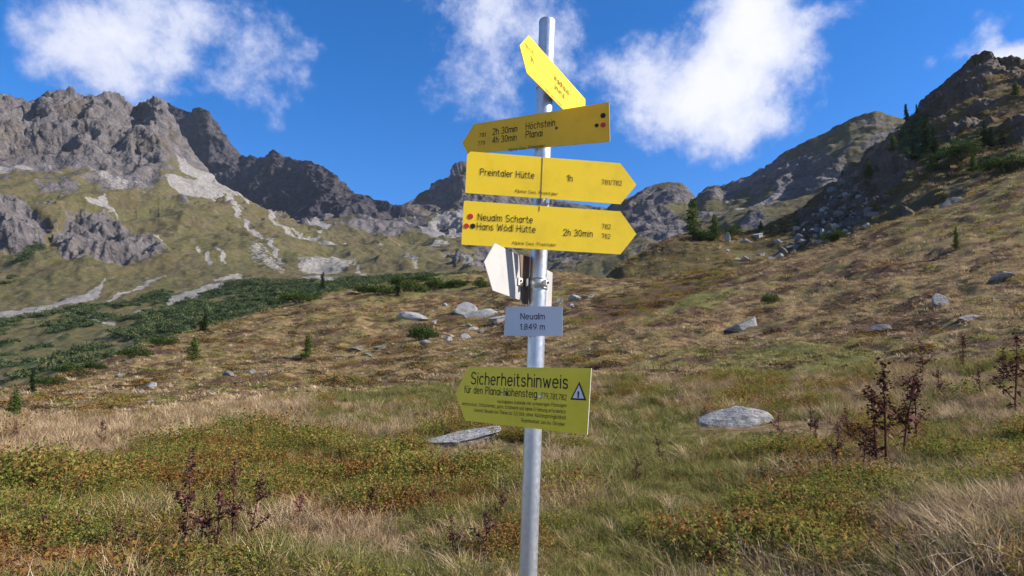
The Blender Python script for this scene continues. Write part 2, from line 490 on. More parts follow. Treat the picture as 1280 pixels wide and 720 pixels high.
def sheet(name, curves, rows, x0, x1, dx, mask_fn, disp, back=(90, 1.35), mat=None):
    xs = np.arange(x0, x1 + dx, dx)
    ys, ds = [], []
    for c in curves:
        a, b = curve(c, xs); ys.append(a); ds.append(b)
    ys.append(ys[-1] + back[0]); ds.append(ds[-1] * back[1]); rows = list(rows) + [14]
    ys = np.array(ys); ds = np.array(ds)
    # Catmull-Rom through the curves, row by row (the last segment, behind the ridge, is straight)
    Yr, Dr, tt = [], [], []
    n = len(ys)
    for s in range(n - 1):
        k = rows[s]
        for q in range(k):
            t = q / k
            if s >= n - 3:
                yy = ys[s] + (ys[s + 1] - ys[s]) * t; dd = np.exp(np.log(ds[s]) + (np.log(ds[s + 1]) - np.log(ds[s])) * t)
            else:
                p0 = max(s - 1, 0)
                def cr(a, b, c, d):
                    m1 = (c - a) / 2; m2 = (d - b) / 2
                    return ((2 * t ** 3 - 3 * t ** 2 + 1) * b + (t ** 3 - 2 * t ** 2 + t) * m1 + (-2 * t ** 3 + 3 * t ** 2) * c + (t ** 3 - t ** 2) * m2)
                yy = cr(ys[p0], ys[s], ys[s + 1], ys[s + 2]); L = np.log(ds)
                dd = np.exp(cr(L[p0], L[s], L[s + 1], L[s + 2]))
            Yr.append(yy); Dr.append(dd); tt.append(np.full(len(xs), s + t))
    Yr.append(ys[-1]); Dr.append(ds[-1]); tt.append(np.full(len(xs), n - 1.0))
    Y = np.array(Yr); D = np.array(Dr); TT = np.array(tt); X = np.broadcast_to(xs, Y.shape)
    P = rays(X, Y) * D[..., None]; P[..., 2] += EYE
    gx = np.gradient(P, axis=1); gy = np.gradient(P, axis=0)
    N = np.cross(gx, gy); N /= np.linalg.norm(N, axis=-1, keepdims=True) + 1e-9
    flip = np.sign((N * (P - np.array([0, 0, EYE]))).sum(-1)); N *= -flip[..., None]
    masks = mask_fn(X, Y, P, TT)
    d = disp(P, X, Y, TT, masks)
    P = P + N * d[..., None] * np.minimum(1, (n - 1 - TT) * 2 + .6)[..., None]
    V = P.reshape(-1, 3); k = len(xs)
    I, J = np.meshgrid(np.arange(len(Y) - 1), np.arange(k - 1), indexing='ij'); a = (I * k + J).ravel()
    F = np.stack([a, a + 1, a + k + 1, a + k], 1)
    o = mesh_obj(name, V, F, mat or M_MOUNT, smooth=True, attrs={'mask': np.stack([m.ravel() for m in masks], 1)})
    o['kind'] = 'structure'
    return o


def wob(P, X, Y, sc, amp):
    return X + amp * fbm(P, sc, 4, .6), Y + amp * .7 * fbm(P + 777, sc, 4, .6)


# --- left mountain with the valley below it
def left_masks(X, Y, P, TT):
    x, y = wob(P, X, Y, 60, 20)
    edge = np.interp(x, [-250, 0, 60, 110, 125, 190, 205, 218, 240, 275, 300], [218, 212, 216, 214, 238, 236, 206, 196, 205, 222, 200])
    rock = sstep(edge - y, -10, 10) * .98
    for p in ([(72, 285), (85, 262), (105, 264), (135, 266), (165, 290), (206, 318), (150, 332), (100, 328), (72, 318)],
              [(-60, 256), (10, 255), (25, 250), (42, 270), (66, 285), (60, 305), (20, 312), (-60, 315)],
              [(45, 228), (100, 232), (95, 246), (50, 244)], [(555, 316), (640, 310), (640, 338), (570, 334)]):
        rock = np.maximum(rock, sstep(poly_sd(x, y, p), -5, 5))
    n = fbm(P, 45, 4, .6)
    rock = np.maximum(rock, .75 * sstep(n, .12, .32) * sstep(Y, 330, 240))
    x, y = wob(P, X, Y, 22, 9)
    scree = np.zeros_like(X)
    def ln(pts, f=2.0, w=1.0):
        nonlocal scree
        scree = np.maximum(scree, w * sstep(line_sd(x, y, pts), -f, f))
    ln([(222, 193, 3), (238, 212, 7), (262, 232, 6), (285, 243, 4), (298, 266, 2.5), (312, 290, 3), (335, 310, 2), (352, 328, 2)])
    ln([(203, 222, 3), (225, 232, 7), (258, 240, 7), (284, 244, 3), (312, 243, 2)])
    ln([(328, 262, 1.5), (350, 280, 2), (372, 292, 2), (400, 296, 1.5)]); ln([(300, 246, 1), (330, 262, 1.5)])
    ln([(-60, 224, 5), (0, 214, 4), (42, 208, 2)], w=.9)
    ln([(-60, 408, 7), (0, 396, 6), (50, 388, 3), (70, 380, 5), (120, 366, 5), (128, 358, 3)]); ln([(126, 362, 2), (131, 345, 1)])
    ln([(130, 376, 1), (160, 365, 2), (205, 346, 2)], w=.8)
    ln([(212, 376, 4), (245, 366, 6), (280, 356, 3)]); ln([(270, 350, 1), (300, 346, 2)])
    ln([(247, 310, 2), (262, 330, 3)]); ln([(268, 312, 2), (280, 330, 2)]); ln([(110, 256, 2), (130, 252, 5), (145, 262, 2)]); ln([(195, 295, 3), (202, 302, 2)])
    ln([(385, 300, 2), (440, 304, 2), (520, 309, 1.5), (560, 306, 1)], w=.9)
    ln([(380, 330, 7), (410, 333, 8), (440, 326, 6)], 5, .62); ln([(380, 348, 5), (420, 350, 4)], 4, .6)
    ln([(445, 332, 1), (455, 344, 3)]); ln([(320, 318, 10), (350, 336, 8)], 8, .52); ln([(110, 400, 1), (128, 404, 2), (145, 404, 1)]); ln([(155, 396, 1), (172, 388, 2)])
    ln([(120, 218, 3), (150, 232, 8), (185, 228, 4)], 5, .6); ln([(505, 320, 3), (520, 330, 4)], 3, .6); ln([(575, 330, 2), (590, 336, 2)])
    pine = sstep(TT, 1.0, 1.25) * sstep(TT, 2.12, 1.9)
    cover = sstep(X, 110, 260) * .36 + .42
    pn = fbm(P, 30, 4, .6) * .9 + .5
    pine = pine * sstep(pn, .78 - cover * .62, .92 - cover * .62)
    strip = sstep(poly_sd(x, y, [(-60, 345), (0, 338), (30, 318), (45, 300), (52, 305), (38, 325), (10, 352), (-60, 372)]), -5, 5) * sstep(fbm(P + 9, 25, 3), -.25, .1)
    pine = np.maximum(pine, strip)
    return rock, scree, pine


def left_disp(P, X, Y, TT, masks):
    rock = masks[0]
    st = P * np.array([1, 1, .75])
    rr = ridged(st, 150, 6, .58) - .55
    r2 = ridged(st + 333, 46, 4, .6) - .55
    rib = (ridged(P * np.array([1, .6, .22]), 95, 3, .5) - .5) * sstep(TT, 2.1, 2.8)
    e0 = np.interp(X, [-250, 0, 60, 110, 125, 190, 205, 218, 240, 275, 300], [218, 212, 216, 214, 238, 236, 206, 196, 205, 222, 200])
    top = sstep(e0 - Y, -14, 55)
    rock = np.where(Y < 248, top, rock)
    return rock * (rr * 46 + r2 * 17 + rib * 26) + (1 - rock) * (rib * 15 + fbm(P, 120, 4) * 14 * sstep(TT, 2, 2.6) + fbm(P, 30, 3) * 3.5 + 2 * fbm(P, 9, 2))


SKY_L = [(-250, 112, 1400), (-120, 126, 1400), (0, 122, 1380), (18, 124, 1380), (30, 128, 1380), (54, 126, 1380), (60, 119, 1370), (75, 114, 1370), (90, 117, 1370),
         (105, 121, 1370), (125, 122, 1360), (145, 126, 1360), (160, 133, 1350), (172, 139, 1350), (176, 131, 1340), (190, 127, 1340), (205, 128, 1330),
         (214, 150, 1310), (224, 166, 1300), (236, 182, 1290), (250, 205, 1270), (264, 226, 1230), (285, 238, 1190), (300, 243, 1180),
         (330, 262, 1160), (385, 285, 1130), (430, 290, 1090), (500, 297, 1050), (640, 300, 1050), (760, 304, 1000)]
left_mountain = sheet('mountain_slope', [
    [(-250, 620, 120), (0, 570, 130), (200, 510, 160), (400, 440, 210), (640, 400, 240)],
    [(-250, 520, 210), (0, 500, 240), (160, 455, 270), (320, 408, 300), (430, 376, 330), (560, 356, 380), (640, 350, 400)],
    [(-250, 410, 520), (0, 402, 520), (100, 385, 520), (200, 368, 540), (300, 352, 560), (400, 352, 520), (500, 346, 500), (640, 342, 520)],
    [(-250, 300, 800), (0, 290, 800), (100, 285, 790), (200, 290, 800), (300, 300, 820), (380, 318, 760), (450, 325, 720), (560, 325, 720), (640, 325, 740)],
    [(-250, 215, 1080), (0, 212, 1080), (100, 215, 1060), (200, 222, 1060), (250, 240, 1060), (300, 258, 1040), (350, 280, 1000), (400, 296, 960), (450, 303, 940), (520, 308, 950), (640, 310, 980)],
    SKY_L], [10, 90, 95, 80, 95], -250, 760, 1.3, left_masks, left_disp)


# --- dark massif beyond, turned away from the sun, shade also put into its rock colour
def massif_masks(X, Y, P, TT):
    return np.full_like(X, 1.0), np.zeros_like(X), np.full_like(X, 0.0)


def massif_disp(P, X, Y, TT, masks):
    return (ridged(P, 170, 6, .6) - .55) * 38


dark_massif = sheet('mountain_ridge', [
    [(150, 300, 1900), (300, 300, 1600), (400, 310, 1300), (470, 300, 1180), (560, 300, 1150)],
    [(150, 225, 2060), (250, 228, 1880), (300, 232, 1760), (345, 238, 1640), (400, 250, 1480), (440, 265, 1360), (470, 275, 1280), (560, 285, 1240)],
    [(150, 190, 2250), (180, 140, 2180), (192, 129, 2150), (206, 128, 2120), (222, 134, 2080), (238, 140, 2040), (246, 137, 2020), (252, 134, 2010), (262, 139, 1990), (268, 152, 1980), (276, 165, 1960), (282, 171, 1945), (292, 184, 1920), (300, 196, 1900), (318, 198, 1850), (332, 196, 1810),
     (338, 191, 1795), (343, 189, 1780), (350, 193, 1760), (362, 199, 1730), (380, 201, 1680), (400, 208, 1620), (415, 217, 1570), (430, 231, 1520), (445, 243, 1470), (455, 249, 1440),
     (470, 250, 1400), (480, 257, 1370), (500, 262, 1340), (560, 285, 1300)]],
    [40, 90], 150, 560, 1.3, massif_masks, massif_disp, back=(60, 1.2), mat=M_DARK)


# --- cirque in the middle with the pointed peak behind the signs
def cirque_masks(X, Y, P, TT):
    x, y = wob(P, X, Y, 60, 14)
    rock = .25 + .7 * sstep(fbm(P, 70, 4, .6), -.02, .2)
    rock = np.maximum(rock, sstep(poly_sd(x, y, [(515, 262), (560, 200), (600, 205), (640, 235), (720, 240), (720, 262), (560, 255)]), -4, 4))
    rock = np.maximum(rock, sstep(poly_sd(x, y, [(445, 265), (500, 268), (530, 285), (470, 300), (440, 285)]), -5, 5) * .8)
    scree = sstep(poly_sd(x, y, [(535, 300), (535, 276), (552, 264), (640, 262), (640, 290), (570, 306)]), -3, 3)
    for l in ([(385, 276, 2), (400, 282, 6), (415, 287, 3)], [(437, 290, 2), (448, 300, 7), (452, 308, 4)], [(400, 302, 1), (540, 310, 1.5)], [(500, 270, 2), (530, 285, 2), (535, 300, 2)]):
        scree = np.maximum(scree, sstep(line_sd(x, y, l), -2, 2))
    return rock, scree, np.zeros_like(X)


def cirque_disp(P, X, Y, TT, masks):
    return masks[0] * (ridged(P, 110, 5, .58) - .55) * 34 + fbm(P, 60, 4) * 10


cirque = sheet('cirque', [
    [(300, 335, 930), (640, 335, 930), (860, 345, 900)],
    [(300, 300, 1100), (400, 294, 1100), (500, 304, 1060), (600, 304, 1060), (700, 308, 1050), (860, 320, 980)],
    [(300, 285, 1300), (400, 279, 1300), (440, 268, 1320), (480, 272, 1320), (520, 278, 1300), (560, 268, 1320), (600, 264, 1320), (700, 272, 1250), (860, 290, 1150)],
    [(300, 276, 1600), (400, 273, 1550), (460, 262, 1480), (485, 263, 1480), (500, 258, 1480), (512, 254, 1490), (525, 243, 1500), (545, 230, 1500), (560, 221, 1500), (566, 213, 1500), (578, 209, 1500),
     (590, 220, 1480), (620, 235, 1450), (660, 248, 1420), (700, 252, 1400), (740, 258, 1380), (860, 280, 1300)]],
    [15, 50, 60], 300, 860, 1.4, cirque_masks, cirque_disp)


# --- far mountain on the right with its knob on the left
def right_masks(X, Y, P, TT):
    x, y = wob(P, X, Y, 35, 12)
    rock = .22 + .5 * sstep(fbm(P, 40, 4, .6), -.05, .25)
    for p in ([(775, 268), (788, 250), (806, 239), (840, 234), (860, 240), (866, 252), (835, 256), (800, 262)],
              [(792, 262), (830, 260), (856, 275), (858, 298), (835, 305), (800, 300), (780, 290)],
              [(866, 250), (900, 232), (940, 220), (975, 196), (985, 210), (960, 232), (930, 240), (905, 246), (880, 250)],
              [(965, 222), (985, 200), (1030, 196), (1080, 205), (1120, 190), (1120, 250), (1040, 232), (1000, 240), (972, 243)]):
        rock = np.maximum(rock, sstep(poly_sd(x, y, p), -6, 6))
    scree = sstep(line_sd(x, y, [(920, 262, 1), (945, 256, 3), (975, 240, 2)]), -2, 2) * .8
    return rock, scree, np.zeros_like(X)


def right_disp(P, X, Y, TT, masks):
    return masks[0] * (ridged(P * np.array([1, 1, .5]), 62, 5, .55) - .55) * 15 + fbm(P, 50, 4) * 8 + fbm(P, 14, 3) * 2


right_mountain = sheet('mountain_peak', [
    [(590, 410, 300), (690, 390, 300), (860, 350, 300), (1000, 345, 290), (1320, 330, 280)],
    [(590, 362, 420), (690, 346, 420), (780, 322, 420), (860, 303, 430), (950, 275, 420), (1040, 252, 410), (1320, 240, 400)],
    [(590, 358, 620), (690, 324, 620), (740, 302, 620), (790, 292, 620), (850, 278, 640), (900, 264, 640), (1000, 242, 590), (1040, 233, 560), (1140, 218, 560), (1320, 200, 550)],
    [(590, 356, 900), (690, 306, 900), (740, 272, 900), (765, 256, 890), (780, 250, 880), (792, 245, 880), (805, 237, 870), (820, 231, 870), (835, 227, 860), (850, 229, 860), (858, 236, 850), (866, 251, 850), (872, 247, 850),
     (883, 235, 830), (893, 232, 830), (903, 237, 830), (912, 233, 825), (920, 230, 820), (935, 222, 820), (948, 214, 810), (960, 207, 800), (975, 195, 800), (990, 186, 800), (1010, 177, 790), (1030, 167, 780), (1050, 155, 770),
     (1062, 149, 760), (1080, 143, 760), (1095, 140, 760), (1110, 143, 760), (1127, 149, 760), (1160, 165, 760), (1320, 200, 760)]],
    [8, 60, 75], 590, 1320, 1.3, right_masks, right_disp)


# --- steep hill on the right, with its crags and the shaded boulder field
def hill_masks(X, Y, P, TT):
    x, y = wob(P, X, Y, 12, 16)
    rock = .85 * sstep(fbm(P, 14, 4, .6), .10, .3) * sstep(X, 985, 1040)
    for p in ([(1150, 130), (1215, 70), (1300, 65), (1300, 100), (1240, 100), (1225, 118), (1180, 140), (1150, 160)],
              [(1000, 300), (990, 272), (1050, 225), (1110, 165), (1150, 140), (1170, 180), (1150, 215), (1110, 250), (1060, 285)],
              [(1260, 155), (1300, 140), (1300, 190), (1268, 182)]):
        rock = np.maximum(rock, sstep(poly_sd(x, y, p), -7, 7) * .62)
    scree = np.zeros_like(X)
    shrub = np.zeros_like(X)
    for p in ([(1130, 160), (1160, 140), (1175, 190), (1160, 210), (1130, 200)], [(1172, 200), (1180, 178), (1232, 172), (1236, 192), (1200, 200)],
              [(1234, 212), (1238, 196), (1300, 192), (1300, 214)]):
        shrub = np.maximum(shrub, sstep(poly_sd(x, y, p), -5, 5))
    return rock, scree, shrub


def hill_disp(P, X, Y, TT, masks):
    return masks[0] * (ridged(P * np.array([1, 1, 1.6]), 24, 6, .62) - .55) * 11 + fbm(P, 16, 4) * 2.6 + fbm(P, 4, 3) * .7


hill = sheet('hill', [
    [(760, 375, 105), (860, 362, 108), (960, 350, 112), (1040, 318, 112), (1130, 296, 112), (1180, 270, 110), (1280, 235, 112), (1520, 170, 115)],
    [(760, 345, 150), (780, 330, 150), (800, 322, 155), (830, 306, 160), (860, 298, 165), (900, 298, 170), (940, 301, 178), (1000, 287, 182), (1060, 275, 165), (1130, 250, 142), (1180, 230, 138), (1280, 185, 145), (1520, 110, 155)],
    [(760, 362, 190), (860, 310, 200), (930, 294, 220), (1000, 268, 235), (1050, 238, 232), (1075, 222, 225), (1110, 195, 212), (1180, 165, 190), (1280, 135, 190), (1520, 75, 200)],
    [(760, 380, 240), (860, 330, 260), (930, 302, 290), (985, 273, 300), (1010, 262, 298), (1030, 244, 294), (1050, 227, 290), (1075, 203, 284), (1100, 181, 278), (1120, 168, 272), (1135, 150, 268), (1145, 140, 264),
     (1152, 128, 262), (1160, 122, 260), (1180, 102, 256), (1200, 86, 254), (1210, 79, 252), (1217, 75, 252), (1235, 73, 250), (1248, 76, 250), (1262, 74, 250), (1280, 77, 250), (1340, 68, 260), (1520, 55, 270)]],
    [30, 80, 80], 760, 1520, 1.3, hill_masks, hill_disp, back=(60, 1.3), mat=M_HILL)

# distant ground: one broad sheet under everything, out to the horizon
def far_ground():
    n = 48; rr = [200, 500, 1500, 3100]
    V = []; F = []
    for r in rr:
        for k in range(n):
            a = 2 * math.pi * k / n
            V.append((r * math.sin(a), r * math.cos(a), -70 - .02 * r))
    for i in range(len(rr) - 1):
        for k in range(n):
            F.append((i * n + k, i * n + (k + 1) % n, (i + 1) * n + (k + 1) % n, (i + 1) * n + k))
    m = np.tile([0.1, 0, .3], (len(V), 1))
    o = mesh_obj('ground', V, F, M_MOUNT, attrs={'mask': m}); o['kind'] = 'structure'


far_ground()
LAYERS = [meadow, left_mountain, dark_massif, cirque, right_mountain, hill]
_bvh = {}


def bvh(o):
    if o.name not in _bvh:
        me = o.data
        co = np.empty(len(me.vertices) * 3, np.float32); me.vertices.foreach_get('co', co)
        vi = np.empty(len(me.loops), np.int32); me.loops.foreach_get('vertex_index', vi)
        _bvh[o.name] = BVHTree.FromPolygons(co.reshape(-1, 3).tolist(), vi.reshape(-1, 4).tolist())
    return _bvh[o.name]


def hit(px, py, layers=None):
    """first ground met by the ray through a photo pixel"""
    d = Vector(rays(px, py)); best = None
    for o in layers or LAYERS:
        h = bvh(o).ray_cast(Vector((0, 0, EYE)), d)
        if h[0] is not None and (best is None or h[3] < best[3]):
            best = h
    return best


# ---------------------------------------------------------------- signpost
POLE_X, POLE_Y, LX, LY = 0.0932, 2.2096, -0.0059, 0.0016
ground0 = float(meadow_z(np.array([POLE_X]), np.array([POLE_Y]))[0])


def mat_galv():
    m, T, out = new_mat('galvanised_steel')
    co = T.add('ShaderNodeTexCoord').outputs['Object']
    n = T.noise(co, 9, 4, .6); n2 = T.noise(co, 70, 3, .6)
    v = T.add('ShaderNodeTexVoronoi'); v.inputs['Scale'].default_value = 55; T.link(co, v.inputs['Vector'])
    f = T.math('ADD', T.math('MULTIPLY', n, .6), T.math('MULTIPLY', v.outputs['Distance'], .22))
    c = T.ramp(f, [(.2, (.40, .42, .46)), (.45, (.50, .52, .56)), (.7, (.58, .60, .64))])
    r = T.ramp(n2, [(.3, .34), (.7, .52)])
    principled(T, out, c, r, .5, .82, bump(T, n2, .12, .002))
    return m


def mat_paint(name, color, rough=.42, dirt=.12, spec=.4):
    m, T, out = new_mat(name)
    co = T.add('ShaderNodeTexCoord').outputs['Object']
    n = T.noise(co, 6, 5, .65); n2 = T.noise(co, 60, 3, .6)
    dark = tuple(c * (1 - dirt * 2.2) for c in color)
    c = T.mix(T.smooth(n, .45, .75), color, dark)
    c = T.mix(T.math('MULTIPLY', T.smooth(n2, .62, .75), dirt), c, (.16, .13, .08))
    mp = T.add('ShaderNodeMapping'); mp.inputs['Scale'].default_value = (45, 45, 3.5); T.link(co, mp.inputs['Vector'])
    run = T.noise(mp.outputs[0], 1.0, 4, .6)                      # rain runs
    c = T.mix(T.math('MULTIPLY', T.smooth(run, .56, .74), dirt * 2.0), c, dark)
    mp2 = T.add('ShaderNodeMapping'); mp2.inputs['Scale'].default_value = (9, 9, 160); mp2.inputs['Rotation'].default_value = (0, .5, 0); T.link(co, mp2.inputs['Vector'])
    scr = T.smooth(T.noise(mp2.outputs[0], 1.0, 2, .5), .70, .74)  # fine scratches
    c = T.mix(T.math('MULTIPLY', scr, dirt * 2.5), c, tuple(min(1, q * .6 + .25) for q in color))
    principled(T, out, c, T.math('MULTIPLY_ADD', n, .18, rough - .09), spec, 0.0, bump(T, n2, .04, .001))
    return m


M_GALV = mat_galv()
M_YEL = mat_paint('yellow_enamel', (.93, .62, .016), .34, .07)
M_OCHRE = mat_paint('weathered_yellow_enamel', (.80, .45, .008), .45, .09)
M_OLIVE = mat_paint('faded_yellow_foil', (.70, .56, .018), .5, .06)
M_GREY = mat_paint('grey_blue_foil', (.50, .54, .63), .4, .05)
M_BACK = mat_paint('mill_aluminium_back', (.40, .385, .37), .5, .10)
M_EDGE = mat_paint('aluminium_edge', (.70, .69, .66), .4, .05)
M_INK = mat_paint('black_ink', (.012, .011, .010), .5, .0, .3)
M_INK2 = mat_paint('grey_ink', (.05, .045, .02), .5, .0, .3)
M_RED = mat_paint('red_paint', (.55, .02, .015), .45, .03)
M_BOLT = mat_paint('dark_bolt', (.05, .048, .045), .35, .1, .6)
M_POLE_SHADOW = mat_paint('painted_pole_shadow', (.17, .125, .095), .5, .08)  # colour of the pole's shadow on the turned sign
M_WHITE = mat_paint('white_foil', (.62, .64, .72), .4, .04)


def tube(name, z0, z1, r, mat, parent, n=40, cap=True, r0=None):
    bm = bmesh.new()
    a = [bm.verts.new((r * math.cos(2 * math.pi * k / n), r * math.sin(2 * math.pi * k / n), z0)) for k in range(n)]
    b = [bm.verts.new((r * math.cos(2 * math.pi * k / n), r * math.sin(2 * math.pi * k / n), z1)) for k in range(n)]
    for k in range(n): bm.faces.new((a[k], a[(k + 1) % n], b[(k + 1) % n], b[k]))
    if cap:
        bm.faces.new(b); bm.faces.new(a[::-1])
    for f in bm.faces: f.smooth = len(f.verts) == 4
    me = bpy.data.meshes.new(name); bm.to_mesh(me); bm.free(); me.materials.append(mat)
    o = bpy.data.objects.new(name, me); COL.objects.link(o); o.parent = parent
    return o


PTOP = 1.365
pole = empty('sign_pole', (POLE_X + LX * -EYE, POLE_Y + LY * -EYE, ground0))
pole.rotation_euler = (-LY, LX, 0)
tag(pole, 'tall galvanised steel pole that carries all the hiking signs', 'pole')
HB = EYE - ground0
tube('tube', -.35, HB + PTOP, .030, M_GALV, pole, cap=False)


def dome_cap():
    bm = bmesh.new(); n = 40; rings = []
    for (r, z) in ((.0306, -.016), (.0309, 0), (.0295, .004), (.024, .007), (.012, .0085)):
        rings.append([bm.verts.new((r * math.cos(2 * math.pi * k / n), r * math.sin(2 * math.pi * k / n), z)) for k in range(n)])
    for a, b in zip(rings[:-1], rings[1:]):
        for k in range(n): bm.faces.new((a[k], a[(k + 1) % n], b[(k + 1) % n], b[k]))
    bm.faces.new(rings[-1])
    for f in bm.faces: f.smooth = True
    me = bpy.data.meshes.new('end_cap'); bm.to_mesh(me); bm.free(); me.materials.append(M_GALV)
    o = bpy.data.objects.new('end_cap', me); COL.objects.link(o); o.parent = pole; o.location = (0, 0, HB + PTOP)


dome_cap()


try:
    FONT = bpy.data.fonts.load(bpy.utils.resource_path('LOCAL') + '/datafiles/fonts/Inter.woff2')
except Exception:
    FONT = None


# single-stroke lettering as engraved on the yellow boards (cap height 1)
def _arc(cx, cy, rx, ry, a0, a1, n=12):
    return [(cx + rx * math.cos(R(a0 + (a1 - a0) * k / n)), cy + ry * math.sin(R(a0 + (a1 - a0) * k / n))) for k in range(n + 1)]


_dot = lambda x, y: [(x, y), (x, y + .02)]
GLYPH = {
    'A': (.7, [[(0, 0), (.35, 1), (.7, 0)], [(.13, .34), (.57, .34)]]), 'G': (.72, [_arc(.37, .5, .37, .5, 48, 318) + [(.72, .45), (.42, .45)]]),
    'H': (.62, [[(0, 0), (0, 1)], [(.62, 0), (.62, 1)], [(0, .52), (.62, .52)]]), 'N': (.62, [[(0, 0), (0, 1), (.62, 0), (.62, 1)]]),
    'P': (.58, [[(0, 0), (0, 1), (.33, 1)] + _arc(.33, .75, .25, .25, 90, -90) + [(0, .5)]]), 'S': (.6, [_arc(.3, .75, .27, .25, 25, 270) + _arc(.3, .25, .3, .25, 90, -155)]),
    'U': (.62, [[(0, 1)] + _arc(.31, .31, .31, .31, 180, 360) + [(.62, 1)]]), 'W': (.92, [[(0, 1), (.23, 0), (.46, .8), (.69, 0), (.92, 1)]]),
    'a': (.5, [_arc(.25, .34, .25, .34, 0, 360), [(.5, .68), (.5, 0)]]), 'c': (.48, [_arc(.27, .34, .27, .34, 50, 310)]),
    'd': (.5, [_arc(.25, .34, .25, .34, 0, 360), [(.5, 1), (.5, 0)]]), 'e': (.52, [[(0, .36)] + [(.52, .36)] + _arc(.26, .34, .26, .34, 5, 315)]),
    'h': (.46, [[(0, 0), (0, 1)], _arc(.23, .44, .23, .24, 180, 0) + [(.46, 0)]]), 'i': (.0, [[(0, 0), (0, .68)], _dot(0, .92)]), 'l': (.0, [[(0, 0), (0, 1)]]),
    'm': (.8, [[(0, 0), (0, .68)], _arc(.2, .46, .2, .22, 180, 0) + [(.4, 0)], _arc(.6, .46, .2, .22, 180, 0) + [(.8, 0)]]),
    'n': (.46, [[(0, 0), (0, .68)], _arc(.23, .44, .23, .24, 180, 0) + [(.46, 0)]]), 'p': (.5, [[(0, .68), (0, -.28)], _arc(.25, .34, .25, .34, 0, 360)]),
    'r': (.3, [[(0, 0), (0, .68)], _arc(.24, .42, .24, .26, 180, 70)]), 's': (.44, [_arc(.22, .51, .19, .17, 25, 270) + _arc(.22, .17, .21, .17, 90, -155)]),
    't': (.32, [[(.12, .95), (.12, .15)] + _arc(.27, .15, .15, .15, 180, 290), [(0, .68), (.32, .68)]]), 'u': (.46, [[(0, .68)] + _arc(.23, .24, .23, .24, 180, 360), [(.46, .68), (.46, 0)]]),
    '0': (.54, [_arc(.27, .5, .27, .5, 0, 360, 18)]), '1': (.22, [[(0, .76), (.2, 1), (.2, 0)]]), '2': (.54, [_arc(.27, .72, .26, .28, 170, -35) + [(0, 0), (.54, 0)]]),
    '3': (.54, [_arc(.25, .76, .24, .24, 150, -90) + _arc(.26, .26, .28, .26, 90, -150)]), '4': (.6, [[(.44, 0), (.44, 1), (0, .3), (.6, .3)]]), '7': (.54, [[(0, 1), (.54, 1), (.18, 0)]]),
    '8': (.54, [_arc(.27, .76, .23, .24, 0, 360), _arc(.27, .26, .27, .26, 0, 360)]), '9': (.54, [_arc(.27, .7, .27, .3, 0, 360), [(.54, .7), (.48, .28), (.2, 0)]]),
    'w': (.72, [[(0, .68), (.18, 0), (.36, .6), (.54, 0), (.72, .68)]]), 'f': (.3, [[(.1, 0), (.1, .8)] + _arc(.27, .82, .17, .18, 180, 80), [(0, .66), (.28, .66)]]),
    'g': (.5, [_arc(.25, .34, .25, .34, 0, 360), [(.5, .68), (.5, -.05)] + _arc(.26, -.05, .24, .22, 0, -150)]), '-': (.3, [[(0, .4), (.3, .4)]]), 'o': (.54, [_arc(.27, .34, .27, .34, 0, 360)]),
    'b': (.5, [[(0, 1), (0, 0)], _arc(.25, .34, .25, .34, 0, 360)]), 'k': (.44, [[(0, 1), (0, 0)], [(.42, .68), (0, .28)], [(.14, .4), (.44, 0)]]), 'z': (.44, [[(0, .68), (.44, .68), (0, 0), (.44, 0)]]),
    'v': (.46, [[(0, .68), (.23, 0), (.46, .68)]]), 'y': (.46, [[(0, .68), (.23, 0)], [(.46, .68), (.12, -.28)]]), 'O': (.76, [_arc(.38, .5, .38, .5, 0, 360, 18)]), 'B': (.56, [[(0, 0), (0, 1), (.3, 1)] + _arc(.3, .76, .23, .24, 90, -90) + _arc(.3, .26, .26, .26, 90, -90) + [(0, 0)]]),
    'E': (.54, [[(.54, 1), (0, 1), (0, 0), (.54, 0)], [(0, .52), (.46, .52)]]), 'T': (.64, [[(0, 1), (.64, 1)], [(.32, 1), (.32, 0)]]), 'J': (.4, [[(.4, 1), (.4, .22)] + _arc(.2, .22, .2, .22, 0, -160)]),
    '5': (.52, [[(.48, 1), (.06, 1), (.02, .56)] + _arc(.25, .32, .28, .32, 125, -145)]),
    '/': (.36, [[(0, -.08), (.36, 1.05)]]), '.': (.06, [[(.03, .0), (.03, .07)]]), ',': (.08, [[(.08, .06), (0, -.16)]]), ' ': (.22, [])}
for _u, _b in (('ö', None), ('ü', 'u'), ('ä', 'a')):
    _w, _p = GLYPH[_b] if _b else (.54, [_arc(.27, .34, .27, .34, 0, 360)])
    GLYPH[_u] = (_w, _p + [_dot(_w * .28, .92), _dot(_w * .72, .92)])


def stroke_text(txt, th):
    V, F = [], []; x = 0.0
    for ch in txt:
        w, lines = GLYPH[ch]
        for pl in lines:
            P = [np.array((x + q[0], q[1])) for q in pl]
            for a, b in zip(P[:-1], P[1:]):
                d = b - a; L = np.linalg.norm(d) + 1e-9; n = np.array((-d[1], d[0])) / L * th / 2
                k = len(V); V += [a - n, b - n, b + n, a + n]; F.append((k, k + 1, k + 2, k + 3))
            for p in P:
                k = len(V); V += [p + th / 2 * np.array((math.cos(q * math.pi / 4), math.sin(q * math.pi / 4))) for q in range(8)]; F.append(tuple(range(k, k + 8)))
        x += w + .24
    return np.array(V), F


